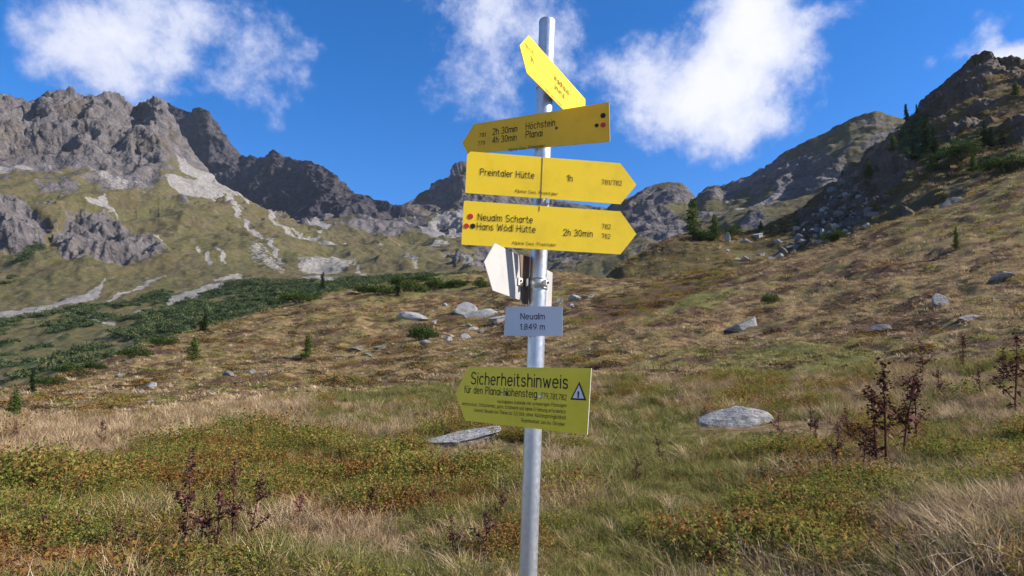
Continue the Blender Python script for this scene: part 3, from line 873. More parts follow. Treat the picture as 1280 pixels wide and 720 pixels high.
class Sign:
    def __init__(self, name, az, zc, off, label, cat='sign'):
        self.az = az; self.zc = zc
        self.n = np.array([math.sin(az), -math.cos(az), 0]); self.u = np.array([math.cos(az), math.sin(az), 0])
        self.o = np.array([POLE_X + LX * zc, POLE_Y + LY * zc, EYE + zc]) + self.n * off
        self.off = off
        self.t = empty(name, tuple(self.o), (0, 0, az)); tag(self.t, label, cat, 'signs on the pole')

    def at(self, px, py):
        d = rays(px, py); e = np.array([0, 0, EYE])
        k = ((self.o - e) @ self.n) / (d @ self.n); p = e + d * k - self.o
        return float(p @ self.u), float(p[2])

    def plate(self, pts, mat, th=.003, edge=None, name='plate', front=True, bevel=.0):
        bm = bmesh.new()
        f = [bm.verts.new((x, 0, z)) for x, z in pts]; b = [bm.verts.new((x, th, z)) for x, z in pts]
        n = len(pts)
        ff = bm.faces.new(f); fb = bm.faces.new(b[::-1]); ff.material_index = 0; fb.material_index = 2
        for k in range(n):
            q = bm.faces.new((f[(k + 1) % n], f[k], b[k], b[(k + 1) % n])); q.material_index = 1
        bmesh.ops.recalc_face_normals(bm, faces=bm.faces)
        me = bpy.data.meshes.new(name); bm.to_mesh(me); bm.free()
        for m in (mat, edge or M_EDGE, M_BACK if front else M_YEL): me.materials.append(m)
        o = bpy.data.objects.new(name, me); COL.objects.link(o); o.parent = self.t
        return o

    def text(self, s, p0, p1, cap, mat=None, name='lettering', bold=0.0):
        """print a line from baseline px p0 to px p1 with a cap height in px"""
        a = self.at(*p0); b = self.at(*p1)
        c = self.at(p0[0], p0[1] - cap)
        h = abs(c[1] - a[1]); w = math.hypot(b[0] - a[0], b[1] - a[1])
        sl = (b[1] - a[1]) / max(w, 1e-6)
        if name == 'lettering' and all(ch in GLYPH for ch in s):
            co, F = stroke_text(s, .115 if cap > 12 else (.12 if cap > 5 else .11))
            x0, x1 = co[:, 0].min(), co[:, 0].max(); X = (co[:, 0] - x0) * (w / (x1 - x0))
            return mesh_obj(name, np.stack([a[0] + X, np.full_like(X, -.0009), a[1] + co[:, 1] * h + sl * X], 1), F, mat or M_INK, self.t)
        cu = bpy.data.curves.new(name, 'FONT'); cu.body = s; cu.size = 1.0; cu.offset = bold; cu.resolution_u = 5
        if FONT: cu.font = FONT
        to = bpy.data.objects.new('tmp_text', cu); COL.objects.link(to)
        dg = bpy.context.evaluated_depsgraph_get()
        me = bpy.data.meshes.new_from_object(to.evaluated_get(dg))
        bpy.data.objects.remove(to); bpy.data.curves.remove(cu)
        co = np.empty(len(me.vertices) * 3, np.float32); me.vertices.foreach_get('co', co); co = co.reshape(-1, 3)
        x0, x1 = co[:, 0].min(), co[:, 0].max()
        X = (co[:, 0] - x0) * (w / (x1 - x0)); Z = co[:, 1] * (h / .73)
        out = np.stack([a[0] + X, np.full_like(X, -.0009), a[1] + Z + sl * X], 1)
        me.vertices.foreach_set('co', out.astype(np.float32).ravel()); me.name = name
        me.materials.clear(); me.materials.append(mat or M_INK); me.update()
        o = bpy.data.objects.new(name, me); COL.objects.link(o); o.parent = self.t
        return o

    def disc(self, px, py, rpx, mat, name='route_dot', th=.0008, dome=0.0):
        x, z = self.at(px, py); x2, _ = self.at(px + rpx, py); r = abs(self.at(px, py - rpx)[1] - z)
        n = 20; bm = bmesh.new()
        a = [bm.verts.new((x + r * math.cos(2 * math.pi * k / n), -.0002, z + r * math.sin(2 * math.pi * k / n))) for k in range(n)]
        b = [bm.verts.new((x + r * (1 - dome * .4) * math.cos(2 * math.pi * k / n), -.0002 - th, z + r * (1 - dome * .4) * math.sin(2 * math.pi * k / n))) for k in range(n)]
        for k in range(n): bm.faces.new((a[k], a[(k + 1) % n], b[(k + 1) % n], b[k]))
        bm.faces.new(b); bmesh.ops.recalc_face_normals(bm, faces=bm.faces)
        me = bpy.data.meshes.new(name); bm.to_mesh(me); bm.free(); me.materials.append(mat)
        o = bpy.data.objects.new(name, me); COL.objects.link(o); o.parent = self.t
        return o

    def clamp(self, dz=0.0, h=.026):
        """band round the pole that holds the plate"""
        g = empty('pole_clamp'); g.parent = self.t; g.location = (0, self.off, dz)
        band = tube('band', -h / 2, h / 2, .0325, M_GALV, None, cap=True); band.parent = g
        o = mesh_box('lug', (.012, abs(self.off) - .026, h * .8), M_GALV, g)
        o.location = (0, -math.copysign((abs(self.off) + .028) / 2 - .003, self.off), 0)
        return g


def mesh_box(name, size, mat, parent, bev=.0015):
    bm = bmesh.new(); bmesh.ops.create_cube(bm, size=1.0)
    for v in bm.verts: v.co = Vector((v.co.x * size[0], v.co.y * size[1], v.co.z * size[2]))
    if bev: bmesh.ops.bevel(bm, geom=bm.edges[:], offset=min(bev, min(size) * .3), segments=2, affect='EDGES')
    me = bpy.data.meshes.new(name); bm.to_mesh(me); bm.free(); me.materials.append(mat)
    o = bpy.data.objects.new(name, me); COL.objects.link(o); o.parent = parent
    return o


def arrow(sL, sR, tip, h):
    """outline of a direction board: square end and point"""
    z = h / 2
    if tip < sL: return [(tip, 0), (sL, -z), (sR - .004, -z), (sR, -z + .004), (sR, z - .004), (sR - .004, z), (sL, z)]
    return [(sL, -z + .004), (sL + .004, -z), (sR, -z), (tip, 0), (sR, z), (sL + .004, z), (sL, z - .004)]


def dark_line(sg, x, z0, z1):  # thin dark upright line on a plate face
    o = mesh_box('dark_line', (.0022, .0008, z1 - z0), M_BOLT, sg.t, 0); o.location = (x, -.0004, (z0 + z1) / 2)


# topmost arrow, swung towards the left of the camera
A = Sign('direction_sign', 1.0741, 1.1062, .045, 'topmost yellow arrow sign turned steeply and pointing up left, in bright sun', 'sign')
A.plate(arrow(-.2311, .2868, -.2899, .1355), M_YEL)
A.text('780/782', (655.3, 57.5), (667.5, 70), 5, M_INK2); A.text('1h', (662.5, 75.5), (667, 80.5), 6.5, M_INK2)
A.text('Waldhäusl', (692.0, 99), (710.8, 119.5), 7, M_INK2); A.text('Untertal', (692.2, 110), (705.2, 124), 7, M_INK2); A.text('Alpine Ges. Preintaler', (681, 112), (702.5, 133.8), 3.2, M_INK2)
A.clamp()
# shaded arrow pointing left
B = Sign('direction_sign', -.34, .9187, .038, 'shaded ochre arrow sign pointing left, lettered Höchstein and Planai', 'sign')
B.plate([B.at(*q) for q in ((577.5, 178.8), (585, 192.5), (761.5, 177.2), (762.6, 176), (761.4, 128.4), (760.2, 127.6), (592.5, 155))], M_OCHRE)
B.text('Höchstein', (657, 162.2), (693.8, 157), 8.3); B.text('Planai', (657, 172.8), (678, 170), 8.3)
B.text('2h 30min', (615.5, 168.8), (646.5, 164.5), 7.8); B.text('4h 30min', (615, 179.3), (645.8, 175.3), 7.8)
B.text('781', (598.8, 171.9), (607, 170.7), 5); B.text('779', (597, 182.2), (606, 180.8), 5)
B.text('Alpine Ges. Preintaler', (635, 189.6), (681, 183.8), 3.8)
B.disc(753.8, 144.5, 3.2, M_INK); B.disc(745.8, 156.8, 2.4, M_INK); B.disc(753.8, 156.3, 3.2, M_RED); B.disc(695.6, 160, 1.9, M_BOLT, 'bolt', .003, 1)
B.clamp()
# bright arrow pointing right
C = Sign('direction_sign', .13, .7427, .135, 'bright yellow arrow sign pointing right, lettered Preintaler Hütte 1h', 'sign')
C.plate([C.at(*q) for q in ((581.6, 240), (582.6, 241.2), (775.6, 255.2), (795.6, 231), (775.6, 204), (588.5, 189.3), (583.8, 193.5))], M_YEL)
C.text('Preintaler Hütte', (600, 218.8), (668, 223.2), 8); C.text('1h', (708.5, 226.3), (715.8, 226.8), 7.6); C.text('781/782', (752, 230.2), (777.3, 231.8), 5.6)
C.text('Alpine Ges. Preintaler', (643.3, 240.4), (697.5, 244.6), 4)
s_ = C.at(677, 225)[0]; dark_line(C, s_, C.at(677, 248)[1], C.at(677, 196.7)[1])
C.clamp()
D = Sign('direction_sign', .125, .5599, .138, 'bright yellow arrow sign pointing right, lettered Neualm Scharte and Hans Wödl Hütte', 'sign')
D.plate([D.at(*q) for q in ((576.8, 304.6), (577.8, 305.7), (775.6, 318), (795.6, 292.5), (775.6, 264.3), (580.8, 250.8), (579.8, 251.8))], M_YEL)
D.text('Neualm Scharte', (597, 275.2), (666, 278.9), 8.3); D.text('Hans Wödl Hütte', (595.8, 286.9), (669.6, 290.9), 8.3)
D.text('2h 30min', (704, 294.2), (741, 296.1), 7.8); D.text('782', (752, 285.6), (763.5, 286.2), 5.6); D.text('782', (752, 297.7), (763, 298.3), 5.6)
D.text('Alpine Ges. Preintaler', (640, 305.4), (695.4, 308.2), 4)
D.disc(588, 270.6, 3.5, M_RED); D.disc(583, 282.5, 3.2, M_RED); D.disc(591, 282.7, 3.2, M_INK)
s_, z_ = D.at(674, 264); dark_line(D, s_, z_, D.at(674, 257.7)[1])
D.clamp(.07)
# arrow seen from behind, below the yellow ones
G = Sign('direction_sign', 1.1405, .3773, -.045, 'arrow sign seen from its plain grey back, clamped to the pole below the yellow arrows', 'sign')
G.plate(arrow(-.2647, .2561, -.3323, .1528), M_BACK, front=False)
cg = empty('pole_clamp'); cg.parent = G.t; cg.location = (0, G.off, -.012)
tube('band', -.017, .017, .0335, M_GALV, cg)
for zz in (-.017, .017): tube('rim', zz - .0015, zz + .0015, .0347, M_GALV, cg)
a_ = mesh_box('bracket', (.036, .003, .028), M_EDGE, cg); a_.location = (-.062, .041, -.002); a_.rotation_euler = (0, 0, 0)
a_ = mesh_box('bracket', (.045, .004, .026), M_EDGE, cg); a_.location = (-.040, .026, -.003); a_.rotation_euler = (0, 0, R(30))
a_ = mesh_box('lug', (.012, .018, .020), M_EDGE, cg); a_.location = (-.018, -.034, 0); a_.rotation_euler = (0, 0, R(-25))
for xx, yy in ((-.066, .036), (-.018, -.045)):
    a_ = mesh_box('bolt_head', (.008, .005, .008), M_BOLT, cg); a_.location = (xx, yy, 0)
# dark brown strip put in for the pole's shadow on the turned sign's back
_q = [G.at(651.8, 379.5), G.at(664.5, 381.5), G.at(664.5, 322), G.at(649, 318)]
_st = G.plate([(x, z) for x, z in _q], M_POLE_SHADOW, .002, M_POLE_SHADOW, 'back_strip'); _st.location = (0, -.0035, 0)
# altitude board
E_ = Sign('name_sign', -.20, .2295, .036, 'small grey blue board lettered Neualm 1.849 m', 'sign')
E_.plate([E_.at(629.6, 419.9), E_.at(702.9, 419.9), E_.at(703.4, 382.9), E_.at(632.3, 383.3)], M_GREY, .002)
E_.text('Neualm', (650.4, 399), (681, 399), 7.3); E_.text('1.849 m', (649.8, 412), (681, 411.8), 7)
E_.clamp()
# safety notice
F_ = Sign('notice_sign', -.8369, -.0294, .042, 'low olive yellow notice board headed Sicherheitshinweis with a warning triangle', 'sign')
F_.plate([F_.at(569.5, 491.7), F_.at(581.5, 525.8), F_.at(734.2, 543.3), F_.at(739.2, 460.3), F_.at(585, 458.3)], M_OLIVE, .0018)
F_.text('Sicherheitshinweis', (588.7, 479.7), (710, 485.6), 14.2); F_.text('für den Planai-Höhensteig', (580.3, 490.7), (671.3, 497.3), 8.6)
F_.text('779,781,782', (675.5, 497.6), (708.3, 500.3), 6.6, M_INK2)
F_.text('Hochalpines Gelände mit schwierigen Passagen', (621.7, 503.7), (708.3, 509), 4.0, M_INK2)
F_.text('Wetterschutz, Trittsicherheit, gutes Schuhwerk und alpine Erfahrung erforderlich', (577.7, 506.3), (707, 516.9), 4.0, M_INK2)
F_.text('Gehzeit Neualm bis Planai ca. 5,5 Std. ohne Abstiegsmöglichkeit', (592.5, 514.6), (707.5, 524.3), 4.2, M_INK2)
F_.text('Begehbarkeit Juni bis Oktober', (651.7, 527.2), (706.3, 532.6), 4.2, M_INK2)
F_.disc(633.3, 492.5, 2.7, M_BOLT, 'bolt', .005, 1); F_.disc(675.8, 495.7, 2.9, M_GALV, 'bolt', .005, 1)


def triangle(sg, pts, mat, y, name, parent):
    v = [(x, y, z) for x, z in pts]
    return mesh_obj(name, v, [(0, 1, 2)], mat, parent)


tp = [F_.at(724.3, 477), F_.at(713, 499.6), F_.at(733.3, 500.6)]
tri = triangle(F_, tp, M_INK, -.0009, 'warning_triangle', F_.t)
cx = sum(p[0] for p in tp) / 3; cz = sum(p[1] for p in tp) / 3
triangle(F_, [(cx + (p[0] - cx) * .72, cz + (p[1] - cz) * .72) for p in tp], M_WHITE, -.0014, 'triangle_field', tri)
F_.text('!', (721.9, 496.8), (724.5, 496.9), 10.5, M_INK, 'exclamation_mark', .03).location = (0, -.0009, 0)
F_.clamp(.0)


# ---------------------------------------------------------------- plants and stones: materials
def leafy(name, stops, trans=.30, rough=.7, island=True, vary=.5):
    """thin leaf: diffuse + translucent, colour varying by leaf and by plant"""
    m, T, out = new_mat(name)
    oi = T.add('ShaderNodeObjectInfo').outputs['Random']
    f = oi
    if island:
        ri = T.add('ShaderNodeNewGeometry').outputs['Random Per Island']
        f = T.math('ADD', T.math('MULTIPLY', oi, 1 - vary), T.math('MULTIPLY', ri, vary))
    c = T.ramp(f, stops)
    d = T.add('ShaderNodeBsdfDiffuse'); T.link(c, d.inputs[0])
    t = T.add('ShaderNodeBsdfTranslucent'); T.link(c, t.inputs[0])
    ms = T.add('ShaderNodeMixShader'); ms.inputs[0].default_value = trans
    T.link(d.outputs[0], ms.inputs[1]); T.link(t.outputs[0], ms.inputs[2]); T.link(ms.outputs[0], out.inputs[0])
    return m


M_STRAW = leafy('dry_grass', [(.15, (.19, .118, .060)), (.4, (.32, .218, .122)), (.6, (.43, .315, .19)), (.85, (.54, .43, .29))], .25)
M_PALE = leafy('bleached_grass', [(.2, (.28, .215, .12)), (.5, (.43, .35, .22)), (.8, (.58, .50, .36))], .25)
M_GRASS = leafy('green_grass', [(.2, (.085, .100, .026)), (.42, (.155, .160, .044)), (.62, (.25, .215, .078)), (.85, (.38, .30, .14))], .35)
M_HEATH = leafy('bilberry_leaves', [(.15, (.085, .105, .022)), (.38, (.165, .180, .042)), (.55, (.26, .235, .055)), (.68, (.29, .205, .055)), (.80, (.24, .125, .045)), (.92, (.15, .075, .035))], .4, vary=.36)
M_HEATHD = leafy('dark_dwarf_shrub', [(.2, (.035, .032, .014)), (.5, (.075, .055, .028)), (.8, (.12, .075, .040))], .15, vary=.6)
M_HEATHR = leafy('rusty_leaves', [(.2, (.12, .11, .028)), (.42, (.22, .15, .038)), (.62, (.25, .105, .035)), (.85, (.13, .055, .030))], .3, vary=.6)
M_DOCK = leafy('withered_dock', [(.2, (.036, .016, .015)), (.5, (.075, .032, .026)), (.75, (.12, .058, .042)), (.92, (.24, .13, .11))], .1, vary=.8)
M_DOCKR = leafy('reddish_dock', [(.2, (.12, .035, .035)), (.5, (.20, .07, .065)), (.8, (.33, .16, .14))], .1, vary=.8)
M_PINE = leafy('dwarf_pine_needles', [(.2, (.022, .040, .014)), (.5, (.045, .072, .020)), (.8, (.085, .110, .030))], .2, vary=.7)
M_PINEFAR = leafy('thicket_needles', [(.15, (.030, .048, .022)), (.5, (.058, .080, .034)), (.85, (.115, .125, .052))], .15, vary=.35)
M_LARCH = leafy('larch_needles', [(.2, (.040, .065, .018)), (.5, (.075, .105, .026)), (.8, (.125, .145, .040))], .3, vary=.8)
M_SPRUCE = leafy('spruce_needles', [(.2, (.016, .028, .014)), (.5, (.030, .046, .018)), (.8, (.055, .070, .026))], .15, vary=.8)


def mat_bark():
    m, T, out = new_mat('bark')
    co = T.add('ShaderNodeTexCoord').outputs['Object']
    n = T.noise(co, 12, 4, .6)
    principled(T, out, T.ramp(n, [(.3, (.05, .038, .028)), (.7, (.15, .115, .085))]), .9, .1, normal=bump(T, n, .6, .03))
    return m


def mat_stone(name, k=1.0):
    m, T, out = new_mat(name)
    g = T.add('ShaderNodeNewGeometry'); pos = g.outputs['Position']
    n1 = T.noise(pos, 1.3, 5, .65); n2 = T.noise(pos, 9, 5, .65, .5); n3 = T.noise(pos, 45, 3, .6)
    c = T.ramp(T.math('ADD', T.math('MULTIPLY', n1, .4), T.math('MULTIPLY', n2, .6)),
               [(.30, (.10 * k, .098 * k, .10 * k)), (.46, (.28 * k, .27 * k, .27 * k)), (.6, (.42 * k, .41 * k, .40 * k)), (.78, (.58 * k, .56 * k, .55 * k))])
    c = T.mix(T.math('MULTIPLY', T.smooth(n3, .56, .68), .7), c, (.07 * k, .068 * k, .062 * k))     # dark lichen specks
    c = T.mix(T.math('MULTIPLY', T.smooth(n1, .58, .70), .5), c, (.22 * k, .20 * k, .09 * k))        # mossy patches
    mp = T.add('ShaderNodeMapping'); mp.inputs['Scale'].default_value = (1.2, 1.2, 9.0); mp.inputs['Rotation'].default_value = (.5, .35, 0); T.link(pos, mp.inputs['Vector'])
    lay = T.noise(mp.outputs[0], 1.6, 4, .6, .3)                    # foliation of the gneiss
    c = T.mix(T.math('MULTIPLY', T.smooth(lay, .54, .66), .65), c, (.11 * k, .105 * k, .10 * k))
    h = T.math('ADD', T.math('ADD', n2, T.math('MULTIPLY', n3, .3)), T.math('MULTIPLY', lay, 1.2))
    principled(T, out, c, .9, .15, normal=bump(T, h, 1.0, .09))
    return m


M_BARK = mat_bark()
M_STONE = mat_stone('pale_gneiss', .88)
M_STONE_D = mat_stone('shade_darkened_gneiss', .5)


# ---------------------------------------------------------------- plants and stones: shapes
def blades(n, rad, L, wid, lean, seed, segs=3, droop=.5):
    g = np.random.default_rng(seed)
    V = []; F = []
    for i in range(n):
        a = g.uniform(0, 2 * math.pi); rr = rad * math.sqrt(g.uniform())
        b = np.array([rr * math.cos(a), rr * math.sin(a), -.02])
        d = g.uniform(0, 2 * math.pi) * .35 + a * .65 if g.uniform() < .7 else g.uniform(0, 2 * math.pi)
        l = L * g.uniform(.45, 1.15); le = lean * g.uniform(.3, 1.4)
        dh = np.array([math.cos(d), math.sin(d), 0]); sd = np.array([-math.sin(d + g.uniform(-.8, .8)), math.cos(d), 0]) * wid * g.uniform(.6, 1.3) * .5
        k0 = len(V)
        for s in range(segs):
            t = s / segs
            p = b + dh * l * le * t ** 1.6 + np.array([0, 0, l * (t - droop * le * t * t * .7)])
            w = 1 - .55 * t
            V.append(p - sd * w); V.append(p + sd * w)
        V.append(b + dh * l * le + np.array([0, 0, l * (1 - droop * le * .7)]))
        for s in range(segs - 1):
            q = k0 + 2 * s
            F.append((q, q + 1, q + 3)); F.append((q, q + 3, q + 2))
        q = k0 + 2 * (segs - 1); F.append((q, q + 1, q + 2))
    return np.array(V), np.array(F)


def leaves(n, rad, H, size, seed, dome=.6, aspect=.6, up=.3):
    """n small kite-shaped leaves through a low dome"""
    g = np.random.default_rng(seed)
    a = g.uniform(0, 2 * np.pi, n); rr = rad * np.sqrt(g.uniform(size=n))
    top = H * (1 - dome * (rr / rad) ** 2)
    z = top * g.uniform(.15, 1, n) ** .6
    c = np.stack([rr * np.cos(a), rr * np.sin(a), z], 1)
    return kites(c, size * g.uniform(.6, 1.35, n), g, aspect, up)


def twigs(nt, rad, H, size, seed, per=11):
    """low dwarf shrub: leaves strung along upright twigs, ragged at the top"""
    g = np.random.default_rng(seed); c = []
    st = []
    for q in range(nt):
        a = g.uniform(0, 6.28); rr = rad * math.sqrt(g.uniform()); L = H * g.uniform(.45, 1.15)
        b = np.array([rr * math.cos(a), rr * math.sin(a), 0]); d = np.array([math.cos(a) * .35 + g.normal(0, .25), math.sin(a) * .35 + g.normal(0, .25), 1.0]); d /= np.linalg.norm(d)
        t = g.uniform(.12, 1.0, per) ** .75
        c.append(b + d * (t * L)[:, None] + g.normal(0, size * .45, (per, 3)))
    c = np.concatenate(c)
    return kites(c, size * g.uniform(.6, 1.4, len(c)), g, .62, .15)


def kites(c, size, g, aspect=.6, up=.3):
    n = len(c)
    u = g.normal(size=(n, 3)); u[:, 2] = np.abs(u[:, 2]) * .6 + up; u /= np.linalg.norm(u, axis=1, keepdims=True)
    w = g.normal(size=(n, 3)); v = np.cross(u, w); v /= np.linalg.norm(v, axis=1, keepdims=True) + 1e-9
    s = np.asarray(size)[:, None] if np.ndim(size) else size
    V = np.stack([c - u * s * .5, c + v * s * aspect * .5, c + u * s * .5, c - v * s * aspect * .5], 1).reshape(-1, 3)
    F = np.arange(n * 4).reshape(n, 4)
    return V, F


def join(parts):
    Vs, Fs, k = [], [], 0
    for V, F in parts:
        Vs.append(V); Fs.append(F + k); k += len(V)
    return np.concatenate(Vs), np.concatenate(Fs)


def quads_to_tris(F):
    return np.concatenate([F[:, [0, 1, 2]], F[:, [0, 2, 3]]])


def limb(p0, p1, r0, r1, n=6):
    p0 = np.array(p0, float); p1 = np.array(p1, float); d = p1 - p0; d = d / (np.linalg.norm(d) + 1e-9)
    a = np.cross(d, [0.3, .8, .52]); a /= np.linalg.norm(a); b = np.cross(d, a)
    t = np.arange(n) * 2 * np.pi / n
    ring = np.cos(t)[:, None] * a + np.sin(t)[:, None] * b
    V = np.concatenate([p0 + ring * r0, p1 + ring * r1])
    k = np.arange(n); F = np.stack([k, (k + 1) % n, (k + 1) % n + n, k + n], 1)
    return V, F


# ---------------------------------------------------------------- scattering (only for what nobody could count)
def make_variants(cname, meshes):
    c = bpy.data.collections.new(cname)
    for i, (V, F, mat) in enumerate(meshes):
        o = mesh_obj('%s_%02d' % (cname, i), V, F, mat)
        COL.objects.unlink(o); c.objects.link(o)
    return c


def scatter(name, coll, P, rot, scl, var, label=None, cat=None):
    me = bpy.data.meshes.new(name); n = len(P)
    me.vertices.add(n); me.vertices.foreach_set('co', np.asarray(P, np.float32).ravel())
    a = me.attributes.new('rot', 'FLOAT_VECTOR', 'POINT'); a.data.foreach_set('vector', np.asarray(rot, np.float32).ravel())
    a = me.attributes.new('scl', 'FLOAT_VECTOR', 'POINT'); a.data.foreach_set('vector', np.asarray(scl, np.float32).ravel())
    a = me.attributes.new('var', 'INT', 'POINT'); a.data.foreach_set('value', np.asarray(var, np.int32))
    o = bpy.data.objects.new(name, me); COL.objects.link(o); o['kind'] = 'stuff'
    if label: o['label'] = label; o['category'] = cat
    ng = bpy.data.node_groups.new(name + '_scatter', 'GeometryNodeTree')
    ng.interface.new_socket('Geometry', in_out='INPUT', socket_type='NodeSocketGeometry')
    ng.interface.new_socket('Geometry', in_out='OUTPUT', socket_type='NodeSocketGeometry')
    N = ng.nodes; L = ng.links
    gi = N.new('NodeGroupInput'); go = N.new('NodeGroupOutput')
    ip = N.new('GeometryNodeInstanceOnPoints'); ci = N.new('GeometryNodeCollectionInfo')
    ci.inputs['Collection'].default_value = coll
    ci.inputs['Separate Children'].default_value = True; ci.inputs['Reset Children'].default_value = True
    def attr(nm, dt):
        q = N.new('GeometryNodeInputNamedAttribute'); q.data_type = dt; q.inputs['Name'].default_value = nm
        return q.outputs['Attribute']
    L.new(gi.outputs[0], ip.inputs['Points']); L.new(ci.outputs[0], ip.inputs['Instance'])
    ip.inputs['Pick Instance'].default_value = True
    L.new(attr('var', 'INT'), ip.inputs['Instance Index'])
    e = N.new('FunctionNodeEulerToRotation'); L.new(attr('rot', 'FLOAT_VECTOR'), e.inputs[0]); L.new(e.outputs[0], ip.inputs['Rotation'])
    L.new(attr('scl', 'FLOAT_VECTOR'), ip.inputs['Scale'])
    L.new(ip.outputs[0], go.inputs[0])
    md = o.modifiers.new('scatter', 'NODES'); md.node_group = ng
    return o


def wedge(r0, r1, dens, seed, half=46):
    g = np.random.default_rng(seed); h = math.radians(half)
    n = int(h * (r1 * r1 - r0 * r0) * dens)
    a = g.uniform(-h, h, n); r = np.sqrt(g.uniform(r0 * r0, r1 * r1, n))
    x = r * np.sin(a); y = r * np.cos(a)
    return x, y, r, g


def build_meadow_plants():
    dry = make_variants('dry_tuft', [(*blades(34, .07, .29, .0055, .85, 100 + k), M_STRAW) for k in range(4)])
    pale = make_variants('pale_tussock', [(*blades(60, .12, .30, .0055, 1.35, 130 + k, 4, 1.0), M_PALE) for k in range(3)])
    green = make_variants('green_tuft', [(*blades(38, .08, .26, .0055, .8, 160 + k), M_GRASS) for k in range(4)])
    heath = make_variants('bilberry', [(*twigs(30, .17, .28, .025, 200 + k), M_HEATH) for k in range(4)] + [(*twigs(28, .17, .26, .025, 220 + k), M_HEATHR) for k in range(2)])
    # coarser clumps for the far hillside
    fdry = make_variants('far_dry_tuft', [(*blades(26, .30, .34, .035, .9, 300 + k, 2), M_STRAW) for k in range(3)])
    fgreen = make_variants('far_green_tuft', [(*blades(26, .30, .26, .035, .9, 330 + k, 2), M_GRASS) for k in range(3)])
    fheath = make_variants('far_heath_clump', [(*leaves(90, .45, .30, .09, 360 + k), (M_HEATH, M_HEATHR, M_HEATHD, M_HEATHD)[k]) for k in range(4)])
    out = {'dry': [], 'pale': [], 'green': [], 'heath': [], 'fdry': [], 'fgreen': [], 'fheath': []}
    bare = []
    for (bx, by, bw) in ((926, 536, 108), (600, 562, 104), (936, 411, 48)):
        hb = hit(bx, by, [meadow]); bare.append((hb[0].x, hb[0].y, bw * hb[3] / FPX / 2))
    for (r0, r1, dens, seed, far, sc) in ((1.2, 4.0, 30, 1, 0, 1.0), (4.0, 9.0, 150, 2, 0, 1.0), (9.0, 16.0, 75, 3, 0, 1.15), (16, 30, 24, 4, 0, 1.55),
                                          (30, 60, 4.2, 5, 1, 1.0), (60, 110, 1.5, 6, 1, 1.3), (110, 175, .5, 7, 1, 1.7)):
        x, y, r, g = wedge(r0, r1, dens, seed)
        z = meadow_z(x, y); P = np.stack([x, y, z], 1)
        px, py = to_px(P)
        mg, ms, mb = meadow_masks(P, px, py, P[:, 1] > 1)
        Q = np.stack([(.94 * x + .34 * y) * .42, -.34 * x + .94 * y, z * 0], 1)      # streaks along the slope
        n1 = fbm(P, 1.6, 3, .6) if not far else fbm(Q, 3.2, 3, .62); n2 = fbm(P + 99, 2.4, 3, .6) if not far else fbm(Q + 99, 2.6, 3, .62)
        sw = np.clip(.62 + 1.6 * n1, .1, 2) + 2.2 * ms
        gw = np.clip(.33 - 1.2 * n1 + .5 * n2, .05, 2) + 2.6 * mg
        hw = np.clip(.36 - 2.0 * n2, .02, 2) + 3.2 * mb
        if far: hw *= 1.4
        pw = (np.clip(.10 + 1.1 * n2, 0, 1) + .8 * ms * (py > 600)) * (1 - mb * .8) if not far else np.zeros(len(x))
        W = np.stack([sw, gw, hw, pw], 1) ** (2.8 if not far else 3.6)
        # thinner, lower cover on the trodden path
        W /= W.sum(1, keepdims=True); u = g.uniform(size=len(x)); k = (u[:, None] > np.cumsum(W, 1)).sum(1)
        if not far:      # grass grows up through the heath
            v = g.uniform(size=len(x)); k = np.where((k == 2) & (v < .20), 1, np.where((k == 2) & (v < .34), 0, k))
        keep = ~((r < 2.6) & (np.abs(x - .09) < .1)) & (np.hypot(x, y) > 1.2)
        hump = np.clip(.9 + .9 * fbm(P + 33, 1.3, 2), .55, 1.6)
        hump = np.where(k == 2, hump * np.clip(.95 + 1.1 * fbm(P + 5, 2.2, 2), .62, 1.25), hump)
        for (bx, by, bw) in bare:     # short turf round the bedded stones
            dd = np.hypot((x - bx), (y - by + bw * .5) * .8) / bw
            keep &= ~((dd < 1.5) & (k == 2)) & (dd > .5)
            hump = np.where(dd < 1.7, hump * .5, hump)
        for q, key in enumerate(('dry', 'green', 'heath', 'pale')):
            m = (k == q) & keep
            if far: key = 'f' + key if key != 'pale' else 'fdry'
            s = sc * hump[m] * g.uniform(.7, 1.3, m.sum())
            S = np.stack([s, s, s * (.9 if not far else .6)], 1)
            if key == 'green': S[:, 2] *= 1 - .35 * mg[m]
            uu = g.uniform(size=m.sum())
            if key in ('heath', 'fheath'): uu = np.clip(.45 + 1.5 * fbm(P[m] + 21, 1.4 if not far else 6, 2) + g.normal(0, .12, m.sum()), 0, .999)
            rt = np.stack([g.normal(0, .14, m.sum()), g.normal(0, .14, m.sum()), g.uniform(0, 6.28, m.sum())], 1)
            out[key].append((P[m], rt, S, uu))
    info = {'dry': (dry, 4, 'grass'), 'pale': (pale, 3, 'grass'), 'green': (green, 4, 'grass'), 'heath': (heath, 6, 'ground_cover'),
            'fdry': (fdry, 3, 'grass'), 'fgreen': (fgreen, 3, 'grass'), 'fheath': (fheath, 4, 'ground_cover')}
    names = {'dry': 'dry_grass', 'pale': 'bleached_grass', 'green': 'green_grass', 'heath': 'bilberry_heath', 'fdry': 'hillside_dry_grass', 'fgreen': 'hillside_green_grass', 'fheath': 'hillside_heath'}
    tot = 0
    for key, L in out.items():
        P = np.concatenate([a[0] for a in L]); Rt = np.concatenate([a[1] for a in L]); S = np.concatenate([a[2] for a in L]); u = np.concatenate([a[3] for a in L])
        coll, nv, _ = info[key]
        scatter(names[key], coll, P, Rt, S, np.minimum((u * nv).astype(int), nv - 1)); tot += len(P)
    print('plants', tot, {k: sum(len(a[0]) for a in v) for k, v in out.items()})


build_meadow_plants()


